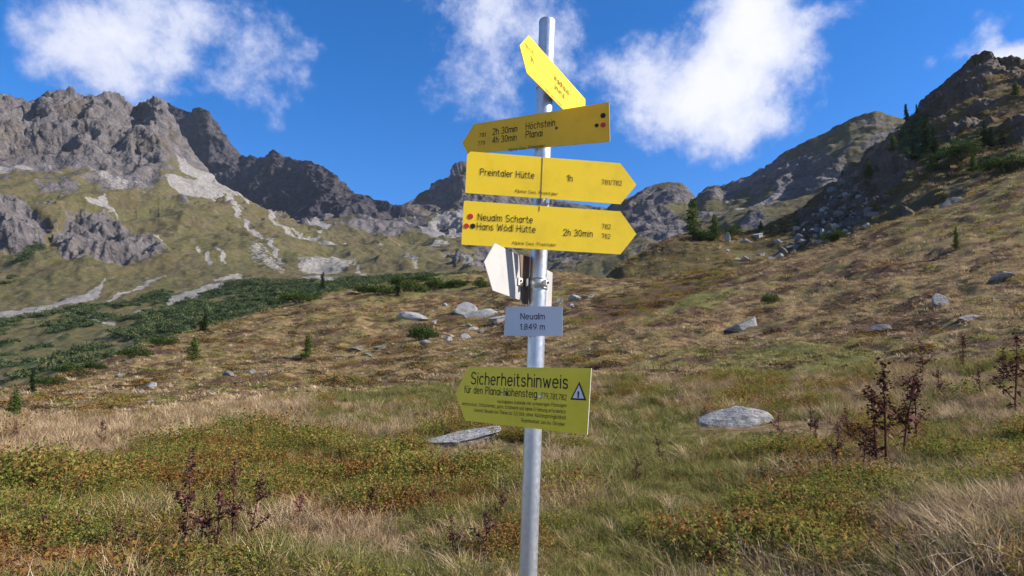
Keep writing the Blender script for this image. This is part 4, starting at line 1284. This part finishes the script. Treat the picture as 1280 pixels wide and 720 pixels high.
# dwarf-pine thicket on the valley floor and on the hill: a closed mass, scattered over its ground
def shrub_mesh(n, rad, H, size, seed, mat):
    g = np.random.default_rng(seed)
    parts = []
    for q in range(5):
        a = g.uniform(0, 6.28); c = np.array([rad * .5 * math.cos(a), rad * .5 * math.sin(a), 0])
        V, F = leaves(n // 5, rad * g.uniform(.4, .7), H * g.uniform(.6, 1.1), size, seed * 7 + q, .75, .35, .5)
        parts.append((V + c, F))
    V, F = join(parts)
    return V, F, mat


def thicket(name, layer, n, chan_min, smin, smax, seed, label_unused=None):
    me = layer.data; nv = len(me.vertices)
    co = np.empty(nv * 3, np.float32); me.vertices.foreach_get('co', co); co = co.reshape(-1, 3)
    mk = np.empty(nv * 4, np.float32); me.attributes['mask'].data.foreach_get('color', mk); mk = mk.reshape(-1, 4)
    r = np.linalg.norm(co, axis=1)
    g = np.random.default_rng(seed)
    ok = np.where((mk[:, 2] > chan_min) & (mk[:, 1] < .4))[0]
    w = r[ok] ** 2; w /= w.sum()
    idx = g.choice(ok, n, p=w)
    P = co[idx] + g.normal(0, 1.2, (n, 3)) * np.array([1, 1, 0])
    s = g.uniform(smin, smax, n); S = np.stack([s, s, s * g.uniform(.6, 1.1, n)], 1)
    rt = np.stack([np.zeros(n), np.zeros(n), g.uniform(0, 6.28, n)], 1)
    coll = make_variants(name + '_shrub', [shrub_mesh(150, 1.0, .75, .34, 500 + k, M_PINEFAR) for k in range(3)])
    scatter(name, coll, P, rt, S, g.integers(0, 3, n))


thicket('dwarf_pine_thicket', left_mountain, 4600, .5, 1.6, 4.4, 21)
thicket('hill_shrub_thicket', hill, 110, .5, .7, 1.7, 22)


# heath and dry grass on the knoll and the steep hill
def hill_cover(name, cname, nv, n, smin, smax, seed):
    me = hill.data; k = len(me.vertices)
    co = np.empty(k * 3, np.float32); me.vertices.foreach_get('co', co); co = co.reshape(-1, 3)
    mk = np.empty(k * 4, np.float32); me.attributes['mask'].data.foreach_get('color', mk); mk = mk.reshape(-1, 4)
    g = np.random.default_rng(seed); px, py = to_px(co)
    ok = np.where((mk[:, 0] < .45) & (px > 770) & (px < 1300) & (np.linalg.norm(co, axis=1) > 118) & (fbm(co + seed, 7, 3, .6) > -.08))[0]
    w = np.linalg.norm(co[ok], axis=1) ** 2 * (1 + 2 * (px[ok] < 1000)); idx = g.choice(ok, n, p=w / w.sum())
    P = co[idx] + g.normal(0, .5, (n, 3)) * np.array([1, 1, 0]); s_ = g.uniform(smin, smax, n)
    scatter(name, bpy.data.collections[cname], P, np.stack([g.normal(0, .2, n), g.normal(0, .2, n), g.uniform(0, 6.28, n)], 1), np.stack([s_, s_, s_ * .8], 1), g.integers(0, nv, n))


hill_cover('hill_heath', 'far_heath_clump', 4, 5200, 1.2, 2.6, 31)
hill_cover('hill_dry_grass', 'far_dry_tuft', 3, 3600, 1.2, 2.4, 32)


# ---------------------------------------------------------------- individual trees and shrubs
def conifer(seed, H, base, n_needles, larch):
    """trunk, limbs and needle sprays of a mountain conifer; returns (trunk, crown)"""
    g = np.random.default_rng(seed)
    tr = [limb((0, 0, -.3), (0, 0, H * .55), H * .020, H * .012), limb((0, 0, H * .55), (0, 0, H * .98), H * .012, H * .003)]
    cen = []; siz = []
    z = H * (.10 if not larch else .14)
    while z < H * .985:
        t = z / H; reach = base * ((1 - t) ** (.8 if not larch else .9)) * g.uniform(.75, 1.15) + .02 * H
        for q in range(g.integers(4, 7)):
            a = g.uniform(0, 6.28); ln = reach * g.uniform(.5, 1.1)
            rise = (.05 - .30 * (1 - t)) * ln if not larch else (.12 - .2 * (1 - t)) * ln
            e = np.array([ln * math.cos(a), ln * math.sin(a), z + rise])
            tr.append(limb((0, 0, z), e, H * .004, H * .0012, 3))
            k = max(4, int(n_needles * ln / base))
            u = g.uniform(.12, 1.05, k)
            p = np.array([0, 0, z]) + u[:, None] * (e - np.array([0, 0, z]))
            p += g.normal(0, .035 * H if larch else .026 * H, (k, 3)) * np.array([1, 1, .7]); p[:, 2] -= (.02 * H * u if not larch else 0)
            cen.append(p); siz.append(g.uniform(.6, 1.3, k) * H * .062)
        z += H * g.uniform(.035, .060)
    c = np.concatenate(cen); s = np.concatenate(siz)
    return join(tr), kites(c, s, g, .42, .05)


PROTO = {}


def tree_proto(key, seed, base, nn, larch):
    tr, cr = conifer(seed, 1.0, base, nn, larch)
    PROTO[key] = (tr, cr, M_LARCH if larch else M_SPRUCE)


for k_, sd_, b_, n_, l_ in (('larch', 1, .27, 46, True), ('larch2', 2, .32, 42, True), ('spruce', 3, .22, 52, False), ('spruce2', 4, .28, 50, False)):
    tree_proto(k_, sd_, b_, n_, l_)
MESH = {}


def shared(name, key, V, F, mat):
    if key not in MESH:
        o = mesh_obj(name, V, F, mat); MESH[key] = o.data; bpy.data.objects.remove(o)
    return MESH[key]


def plant_tree(kind, px, py, hpx, label, name, cat='tree', group=None, layers=None, wide=1.0, lean=0.0):
    h = hit(px, py, layers)
    p = h[0]; H = hpx * h[3] / FPX * (.82 if group == 'trees on the steep hill' else 1.0)
    t = empty(name, p, (lean, lean * .5, random.uniform(0, 6.28))); t.scale = (H * wide, H * wide, H)
    tag(t, label, cat, group)
    tr, cr, m = PROTO[kind]
    for nm, key, (V, F), mt in (('trunk', kind + 't', tr, M_BARK), ('crown', kind + 'c', cr, m)):
        o = bpy.data.objects.new(nm, shared(nm, key, V, F, mt)); COL.objects.link(o); o.parent = t
    return t


def plant_shrub(px, py, wpx, hpx, label, name='pine_shrub', cat='shrub', group=None, seed=0, layers=None, mat=None):
    h = hit(px, py, layers); p = h[0]; k = h[3] / FPX
    W = wpx * k / 2; Hh = hpx * k
    t = empty(name, p, (0, 0, random.uniform(-.3, .3))); t.scale = (W, W * .8, Hh); tag(t, label, cat, group)
    key = 'shrub%d%s' % (seed % 3, (mat or M_PINE).name)
    g = np.random.default_rng(900 + seed % 3)
    parts = []; st = []
    for q in range(11):
        a = g.uniform(0, 6.28); rr = .72 * math.sqrt(g.uniform()); c = np.array([rr * math.cos(a), rr * math.sin(a), 0])
        top = (1 - .55 * rr * rr) * g.uniform(.75, 1.05)
        V, F = leaves(230, .34, top, .13, 40 * (seed % 3) + q, .55, .28, .9); parts.append((V + c, F))
        st.append(limb((c[0] * .4, c[1] * .4, -.1), (c[0], c[1], top * .7), .03, .012, 5))
    V, F = join(parts); TV, TF = join(st)
    o = bpy.data.objects.new('foliage', shared('foliage', key, V, F, mat or M_PINE)); COL.objects.link(o); o.parent = t
    o = bpy.data.objects.new('stem', shared('stem', key + 's', TV, TF, M_BARK)); COL.objects.link(o); o.parent = t
    return t


# knoll on the right of the signs
plant_tree('larch', 866, 299, 50, 'tallest larch on the knoll right of the signs', 'larch_tree', wide=1.15)
plant_tree('larch2', 893, 301, 34, 'smaller larch just right of the tallest larch on the knoll', 'larch_tree', wide=.9)
plant_shrub(884, 302, 32, 17, 'low dark pine bush at the foot of the two knoll larches', seed=1)
plant_shrub(916, 295, 30, 13, 'rounded pine bush on the skyline right of the knoll larches', seed=2)
plant_tree('larch2', 951, 290, 14, 'tiny larch on the green slope left of the boulder field', 'larch_tree')
plant_shrub(1046, 302, 44, 15, 'pine bush at the lower edge of the shaded boulder field', seed=0)
plant_shrub(964, 379, 22, 15, 'single green bush on the straw slope below the boulder field', seed=1, mat=M_LARCH)
plant_shrub(921, 287, 16, 7, 'small dark bush above the rounded pine bush', seed=0)
# steep hill
G_H = 'trees on the steep hill'
for (k, x, y, h, w, lab) in (('spruce', 1133, 152, 24, .8, 'dark spruce standing out on the skyline ridge of the steep hill'),
                             ('spruce', 1146, 142, 13, .8, 'little spruce on the skyline just right of the dark ridge spruce'),
                             ('larch', 1117, 190, 24, 1.1, 'larch on the rocky left edge of the steep hill'),
                             ('larch2', 1086, 224, 25, 1.1, 'lowest larch on the rocky left edge of the steep hill'),
                             ('spruce2', 1159, 190, 44, .9, 'tall dark spruce in the shaded gully of the steep hill'),
                             ('spruce', 1170, 203, 34, 1.0, 'dark spruce beside the tall one in the shaded gully'),
                             ('spruce2', 1232, 184, 34, .8, 'dark twin topped spruce on the sunlit green part of the steep hill'),
                             ('spruce', 1240, 184, 26, .8, 'spruce close against the twin topped one on the green slope'),
                             ('spruce2', 1254, 181, 18, 1.1, 'bushy spruce right of the twin topped one on the green slope'),
                             ('larch', 1217, 216, 26, 1.1, 'sparse tree above the long dark bush near the right edge'),
                             ('larch2', 1166, 217, 26, 1.3, 'pale green larch at the foot of the shaded gully'),
                             ('larch', 1270, 120, 18, 1.4, 'lone round tree on the high grass near the right edge'),
                             ('spruce', 1225, 77, 6, 1.0, 'tiny tree on the summit of the steep hill, left one'),
                             ('spruce', 1250, 79, 7, 1.2, 'tiny tree on the summit of the steep hill, right one'),
                             ('larch', 1196, 312, 30, .7, 'thin young larch alone on the straw slope below the green hill'),
                             ('spruce', 1142, 200, 24, .9, 'dark spruce left of the tall gully spruce')):
    plant_tree(k, x, y, h, lab, 'spruce_tree' if 'spruce' in k else 'larch_tree', group=G_H, wide=w)
plant_shrub(1205, 197, 58, 20, 'broad dark thicket in the middle of the steep hill', seed=0, group='bushes on the steep hill')
plant_shrub(1262, 213, 58, 16, 'long dark bush at the right edge below the green slope', seed=1, group='bushes on the steep hill')
plant_shrub(1183, 212, 22, 10, 'small bush left of the sparse tree on the hill', seed=2, group='bushes on the steep hill', mat=M_LARCH)
# left hillside and valley rim
plant_tree('larch2', 240, 451, 27, 'bushy green larch on the left hillside above the valley', 'larch_tree', wide=1.3)
plant_tree('larch', 383, 450, 32, 'small feathery larch in the middle of the left hillside', 'larch_tree', wide=1.1)
plant_tree('larch', 15, 527, 32, 'pale larch sapling on the meadow at the left edge', 'larch_tree', wide=1.3)
plant_tree('spruce2', 496, 371, 22, 'dark spruce among the dwarf pines on the crest left of the signs', 'spruce_tree', wide=1.2)
plant_tree('spruce', 402, 364, 24, 'slim spruce on the crest left of the dark crest spruce', 'spruce_tree')
plant_tree('spruce2', 255, 413, 20, 'dark spruce peeping over the left hillside rim', 'spruce_tree', wide=1.3)
plant_tree('spruce', 38, 492, 22, 'slim spruce at the rim near the left edge', 'spruce_tree')
plant_shrub(526, 426, 52, 24, 'round green pine bush in front of the pale boulders', seed=0)
plant_shrub(378, 378, 54, 16, 'wide pine bush on the rim left of the crest spruce', seed=1)
plant_shrub(344, 382, 22, 10, 'small dark bush left of the wide rim bush', seed=2)
plant_shrub(601, 360, 26, 15, 'dark pine bush just left of the grey sign back', seed=2)
for i_, (x, y, w, h) in enumerate(((455, 366, 40, 12), (478, 368, 44, 16), (515, 366, 50, 20), (545, 362, 50, 16), (575, 358, 36, 11), (530, 352, 44, 9), (500, 357, 50, 12), (62, 482, 34, 12), (90, 468, 32, 14), (115, 462, 30, 10), (205, 432, 36, 14), (170, 447, 40, 14))):
    plant_shrub(x, y, w, h, ('leftmost dwarf pine of the green row on the crest', 'dwarf pine left of the dark crest spruce', 'largest dwarf pine, right of the dark crest spruce', 'dwarf pine right of the largest in the crest row',
                             'rightmost low dwarf pine of the crest row', 'far flat dwarf pine behind the largest of the crest row', 'dwarf pine behind the dark crest spruce', 'dwarf pine on the valley rim near the left edge',
                             'dwarf pine on the rim, second from the left edge', 'small dwarf pine on the rim, third from the left edge', 'dwarf pine on the rim below the bushy green larch', 'dwarf pine on the rim between sapling and bushy larch')[i_], 'dwarf_pine', seed=i_, group='dwarf pines on the crest' if i_ < 7 else 'dwarf pines on the valley rim')


# withered dock stalks
def dock_mesh(seed, H, branches, red=False):
    g = np.random.default_rng(seed)
    bend = g.normal(0, .06, 2)
    def stem(t): return np.array([bend[0] * t * t, bend[1] * t * t, t]) * H
    ts = np.linspace(0, 1, 7)
    st = [limb(stem(a) - (np.array([0, 0, .05]) if i == 0 else 0), stem(b), .0065 * (1.15 - a), .0065 * (1.15 - b), 5) for i, (a, b) in enumerate(zip(ts[:-1], ts[1:]))]
    cl = []
    for q in range(branches):
        t = g.uniform(.2, .85); a = g.uniform(0, 6.28); l = H * g.uniform(.12, .3) * (1.2 - t)
        e = stem(t) + np.array([math.cos(a) * l * .8, math.sin(a) * l * .8, l])
        st.append(limb(stem(t), e, .0035, .0018, 4))
        m = int(40 * l / .12) + 12; u = g.uniform(.2, 1.05, m)
        cl.append(stem(t) + u[:, None] * (e - stem(t)) + g.normal(0, .014, (m, 3)))
    u = np.concatenate([g.uniform(.55, 1.0, 60), g.normal(.85, .08, 50)]); u = np.clip(u, .3, 1.02)
    cl.append(np.array([stem(t) for t in u]) + g.normal(0, .014, (len(u), 3)))
    c = np.concatenate(cl)
    lv = []
    for q in range(14):
        a = g.uniform(0, 6.28); z = H * g.uniform(.02, .6); l = g.uniform(.025, .060)
        p = stem(z / H); d = np.array([math.cos(a), math.sin(a), -.2]); s = np.array([-math.sin(a), math.cos(a), .4]) * l * .22
        lv.append((np.array([p, p + d * l * .5 + s, p + d * l + [0, 0, -l * .4], p + d * l * .5 - s]), np.array([[0, 1, 2, 3]])))
    return join(st), kites(c, g.uniform(.010, .027, len(c)), g, .7, .0), join(lv)


DOCKS = [(228, 698, 116, 0), (270, 704, 88, 0), (259, 704, 60, 0), (291, 690, 100, 0), (310, 682, 78, 0), (250, 690, 64, 0), (368, 664, 46, 1), (152, 704, 50, 0), (50, 690, 42, 0), (462, 655, 46, 0),
         (568, 706, 64, 0), (606, 706, 70, 0), (626, 655, 40, 0), (1044, 596, 66, 1), (1020, 562, 36, 0), (1078, 594, 56, 0), (1108, 590, 118, 0), (1098, 592, 88, 0), (1128, 578, 104, 0), (1146, 570, 86, 0),
         (1062, 560, 48, 0), (970, 563, 46, 1), (826, 580, 34, 0), (1154, 476, 44, 0), (1204, 466, 42, 0), (1268, 524, 92, 0), (1254, 496, 50, 0), (796, 606, 34, 0), (1012, 550, 40, 0), (126, 562, 32, 0), (20, 560, 28, 0),
         (1228, 505, 40, 0), (1175, 500, 36, 0), (880, 528, 22, 0), (540, 640, 30, 0), (95, 640, 34, 0)]
DOCK_LABELS = ['tallest brown dock stalk at lower left, thick with seeds', 'brown dock stalk between the two lower left leaners, middle of the clump', 'short dark dock stalk at the foot of the lower left clump',
    'slim brown dock stalk on the right side of the lower left clump', 'rightmost dock stalk of the lower left clump', 'short dock stalk tucked in the middle of the lower left clump',
    'pinkish dock stalk standing alone in the green heath right of the lower left clump', 'brown dock stalk near the bottom edge left of the tallest one', 'faint dock stalk in the pale tussock at the left edge',
    'dock stalk in the heath halfway between the pink one and the pole', 'brown dock stalk at the bottom edge, left of the pair beside the pole', 'brown dock stalk at the bottom edge nearest the pole',
    'short dock stalk in the grass just left of the pole', 'red dock stalk below and left of the tall right hand clump', 'small dark dock stalk above the red one at right', 'middling dock stalk between the red one and the tall clump',
    'tallest dock stalk in the right hand clump', 'dock stalk on the left flank of the right hand clump', 'branched dock stalk in the middle of the right hand clump', 'dock stalk on the right flank of the right hand clump',
    'thin dock stalk behind and left of the right hand clump', 'reddish dock stalk at the right end of the flat grey stone', 'small dock stalk in the grass between pole and flat stone', 'thin dock stalk on the slope above the right hand clump',
    'second thin dock stalk on the slope, farther right', 'tall dock stalk close to the right edge', 'short dock stalk behind the tall one at the right edge', 'small dock stalk in the grass right of the notice board',
    'short dock stalk between flat grey stone and red dock', 'small dark dock stalk in the pale grass strip at left', 'small dock stalk in the pale grass at the far left edge', 'dock stalk in the bleached tuft left of the right edge',
    'small dock stalk behind the right hand clump', 'tiny dock stalk in front of the flat grey stone', 'small dock stalk in the heath below the pale slab', 'faint dock stalk in the heath at left']
VAR = [dock_mesh(70 + k, 1.0 if False else .6, 5 + 2 * (k % 3)) for k in range(5)]


def nearest(px, names):
    return min(names, key=lambda n: abs(n[0] - px))[1]


for i, (x, y, hp, red) in enumerate(DOCKS):
    h = hit(x, y, [meadow]); p = h[0]; H = hp * h[3] / FPX
    t = empty('dock_plant', p - Vector((0, 0, .02)), (random.gauss(0, .07), random.gauss(0, .07), random.uniform(0, 6.28)))
    k = H / .6; t.scale = (max(k * 1.15, .95), max(k * 1.15, .95), k)
    st, sd, lv = VAR[i % 5]
    for nm, q, mt in (('stem', st, M_DOCK), ('seed_head', sd, M_DOCKR if red else M_DOCK), ('withered_leaf', lv, M_DOCK)):
        o = bpy.data.objects.new(nm, shared(nm, 'dock%d%s%d' % (i % 5, nm, red), q[0], q[1], mt)); COL.objects.link(o); o.parent = t
        if nm != 'stem': o['kind'] = 'stuff'
    tag(t, DOCK_LABELS[i], 'plant', 'withered dock stalks')


# ---------------------------------------------------------------- stones
def stone_mesh(seed, cuts=9, rough=.10):
    g = np.random.default_rng(seed)
    bm = bmesh.new(); bmesh.ops.create_icosphere(bm, subdivisions=4, radius=1.0)
    co = np.array([v.co[:] for v in bm.verts])
    for q in range(cuts):
        n = g.normal(size=3); n /= np.linalg.norm(n); d = g.uniform(.30, .72)
        e = co @ n - d; co = co - np.where(e > 0, e, 0)[:, None] * n * .97
    n = co / np.linalg.norm(co, axis=1, keepdims=True)
    co = co + n * (rough * fbm(co + seed * 3.1, .55, 4, .55) + .05 * (ridged(co + seed, .5, 3) - .5))[:, None]
    co[:, 2] -= 0
    F = np.array([[v.index for v in f.verts] for f in bm.faces]); bm.free()
    co /= np.abs(co).max(0)
    return co, F


STONES = [stone_mesh(40 + k, 9 + k, .07) for k in range(6)]


def place_stone(px, py, wpx, hpx, label, k=0, group=None, mat=None, rot=None, depth=.75, layers=None, tilt=0.0, name='boulder', sink=.42, cat='stone'):
    h = hit(px, py, layers)
    if h is None: return None
    p, s = h[0], h[3] / FPX
    W = wpx * s / 2; Hh = hpx * s / (2 - 2 * sink)
    m = mat or M_STONE
    o = bpy.data.objects.new(name, shared(name, 'stone%d%s' % (k % 6, m.name), *STONES[k % 6], m)); COL.objects.link(o)
    o.location = p + Vector((0, W * depth * .6, Hh * (1 - 2 * sink)))
    o.scale = (W, W * depth, Hh); o.rotation_euler = (tilt * .5, tilt, rot if rot is not None else random.uniform(-.3, .3))
    tag(o, label, cat, group)
    return o


place_stone(590, 556, 118, 25, 'flat pale slab lying in the heath behind the safety notice', 1, depth=.5, tilt=-.05, sink=.55)
place_stone(926, 533, 92, 31, 'flat pale grey stone in the grass right of the pole', 2, depth=.6, tilt=.04, sink=.45)
place_stone(936, 409, 50, 15, 'grey slab half buried on the slope above the right hand flat stone', 1, tilt=-.30, depth=.6, sink=.5)
place_stone(1176, 383, 22, 15, 'small upright grey stone on the straw slope at right', 3)
place_stone(1217, 398, 26, 8, 'low flat stone right of the small upright one', 4)
place_stone(1254, 350, 34, 9, 'long flat stone on the slope near the right edge', 5)
place_stone(1106, 412, 26, 9, 'low brown grey stone in the middle of the straw slope', 2, mat=M_STONE_D)
place_stone(1200, 252, 30, 12, 'grey outcrop stone on the green hill above the straw slope', 2, mat=M_STONE_D, sink=.6)
place_stone(518, 401, 52, 14, 'long pale slab left of the big pale boulders', 0, tilt=-.15, depth=.45)
place_stone(577, 394, 42, 19, 'big pale boulder, left one of the pair left of the signs', 3)
place_stone(606, 397, 50, 21, 'big pale boulder, right one of the pair left of the signs', 4)
place_stone(625, 403, 30, 13, 'flat block leaning at the right end of the big pale boulders', 1)
G_S = 'small stones below the big pale boulders'
for (x, y, w, h, k) in ((557, 383, 10, 5, 0), (543, 405, 8, 7, 1), (558, 426, 14, 8, 2), (579, 423, 17, 7, 3), (592, 412, 16, 7, 4), (584, 409, 12, 5, 5), (537, 430, 26, 5, 0), (600, 371, 6, 4, 2), (602, 416, 10, 5, 1)):
    place_stone(x, y, w, h, {557: 'small stone at the left end of the big pale boulders', 543: 'lone white stone between long slab and round pine bush', 558: 'stone at the right foot of the round pine bush', 579: 'flat stone right of the pine bush stone',
                             592: 'stone in the middle of the scatter below the big boulders', 584: 'highest small stone of the scatter below the big boulders', 537: 'thin flat stone directly under the round pine bush', 600: 'tiny stone above the big pale boulders',
                             602: 'rightmost small stone of the scatter below the big boulders'}.get(x if (x, y) != (558, 426) else 558, 'small pale stone below the big boulders'), k, G_S)
place_stone(184, 484, 16, 8, 'pale stone beside a dark gap on the left hillside', 2)
place_stone(170, 492, 14, 6, 'dark low stone just left of the pale left hillside stone', 3, mat=M_STONE_D)
place_stone(188, 503, 9, 4, 'tiny pale stone below the pale left hillside stone', 4)
place_stone(150, 471, 12, 5, 'small flat stone near the rim of the left hillside', 1)
G_L = 'stones in the rocky streak on the left hillside'
for (x, y, w, h, k) in ((285, 470, 18, 6, 0), (300, 480, 22, 5, 1), (310, 466, 14, 6, 2), (262, 492, 16, 4, 3), (330, 470, 12, 4, 4), (440, 440, 24, 6, 5), (460, 446, 20, 5, 0), (475, 437, 18, 7, 1), (500, 440, 22, 5, 2), (450, 452, 16, 4, 3), (425, 450, 20, 4, 4), (484, 444, 10, 5, 5), (350, 462, 12, 4, 1)):
    place_stone(x, y, w, h, 'low grey stone in the rocky streak across the left hillside', k, G_L, M_STONE_D)
G_P = 'stones right of the pole'
for (x, y, w, h, k) in ((722, 375, 24, 8, 0), (738, 372, 16, 6, 1), (712, 384, 12, 7, 2), (698, 380, 14, 8, 3)):
    place_stone(x, y, w, h, ('broad stone on top of the heap just right of the pole', 'rightmost stone of the heap right of the pole', 'lowest stone of the heap right of the pole', 'stone of the heap nearest the pole')[k], k, G_P)
# knoll and the shaded boulder field
G_K = 'stones on the brown knoll'
for (x, y, w, h, k) in ((909, 303, 9, 14, 3), (937, 303, 15, 6, 0), (950, 297, 18, 9, 1), (908, 314, 8, 4, 2), (922, 325, 14, 6, 4), (930, 326, 12, 6, 5), (938, 326, 16, 5, 0), (953, 320, 14, 6, 1), (975, 322, 10, 8, 2), (963, 324, 10, 4, 3)):
    place_stone(x, y, w, h, {909: 'upright pale stone beside the pine bush at the knoll larches', 937: 'flat pale stone right of the upright knoll stone', 950: 'block on the knoll below the tiny larch', 908: 'tiny stone under the upright knoll stone',
                             922: 'leftmost stone of the low row along the foot of the knoll', 930: 'second stone of the low row along the foot of the knoll', 938: 'third, flattest stone of the low row along the foot of the knoll',
                             953: 'single stone between the low knoll row and the boulder field', 975: 'squarish stone where the knoll meets the boulder field', 963: 'small flat stone left of the squarish stone at the knoll foot'}[x], k, G_K)
FIELD = [(958, 312), (985, 298), (1000, 284), (1015, 268), (1040, 235), (1062, 222), (1090, 235), (1098, 272), (1080, 290), (1062, 296), (1020, 306), (1000, 316), (975, 318)]
G_F = 'boulders of the shaded boulder field'
cnt = 0; tries = 0
while cnt < 120 and tries < 2000:
    tries += 1
    x = random.uniform(950, 1100); y = random.uniform(235, 322)
    if poly_sd(np.array([x]), np.array([y]), FIELD)[0] < 0: continue
    w = random.choice((5, 6, 7, 8, 9, 11, 14)) * random.uniform(.8, 1.2)
    if place_stone(x, y, w, w * random.uniform(.25, .55), 'grey slab boulder in the shaded boulder field below the steep hill', cnt, G_F, M_STONE_D if cnt % 3 else M_STONE, rot=random.uniform(-1.2, 1.2), tilt=random.gauss(0, .3), layers=[hill]): cnt += 1  # mostly darker gneiss, standing in for shade on the field
for (x, y, w, h) in ((1025, 288, 24, 8), (990, 310, 22, 6), (1007, 305, 20, 8), (1000, 298, 14, 7), (1055, 268, 18, 7), (1040, 240, 16, 8), (1058, 228, 14, 6)):
    place_stone(x, y, w, h, 'grey slab boulder in the shaded boulder field below the steep hill', random.randint(0, 5), G_F, M_STONE_D, rot=random.uniform(-.5, .5), layers=[hill])

# dead wood in the grass
def stick(px, py, px2, py2, label):
    a = hit(px, py, [meadow])[0]; b = hit(px2, py2, [meadow])[0]
    a = np.array(a) + [0, 0, .06]; b = np.array(b) + [0, 0, .05]
    mid = (a + b) / 2 + [0, 0, .03]
    V, F = join([limb(a, mid, .016, .013, 6), limb(mid, b, .013, .007, 6), limb(mid, mid + (b - a) * .2 + np.array([0, 0, .08]), .006, .003, 5)])
    tag(mesh_obj('dead_branch', V, F, M_STRAW), label, 'branch')


stick(985, 627, 1010, 629, 'short bleached stick in the grass at lower right')
stick(84, 528, 102, 524, 'bleached stick on the pale meadow at left')


# ---------------------------------------------------------------- thin mountain air
def haze():
    bm = bmesh.new(); bmesh.ops.create_cube(bm, size=1.0)
    for v in bm.verts: v.co = Vector((v.co.x * 6600, v.co.y * 6600, v.co.z * 1240 + 470))
    me = bpy.data.meshes.new('haze'); bm.to_mesh(me); bm.free()
    m, T, out = new_mat('air')
    pv = T.add('ShaderNodeVolumePrincipled')
    pv.inputs['Color'].default_value = (.66, .78, 1.0, 1); pv.inputs['Density'].default_value = HAZE; pv.inputs['Anisotropy'].default_value = .2
    T.link(pv.outputs[0], out.inputs['Volume']); me.materials.append(m)
    o = bpy.data.objects.new('haze', me); COL.objects.link(o); o['kind'] = 'stuff'


HAZE = 0.000032
haze()
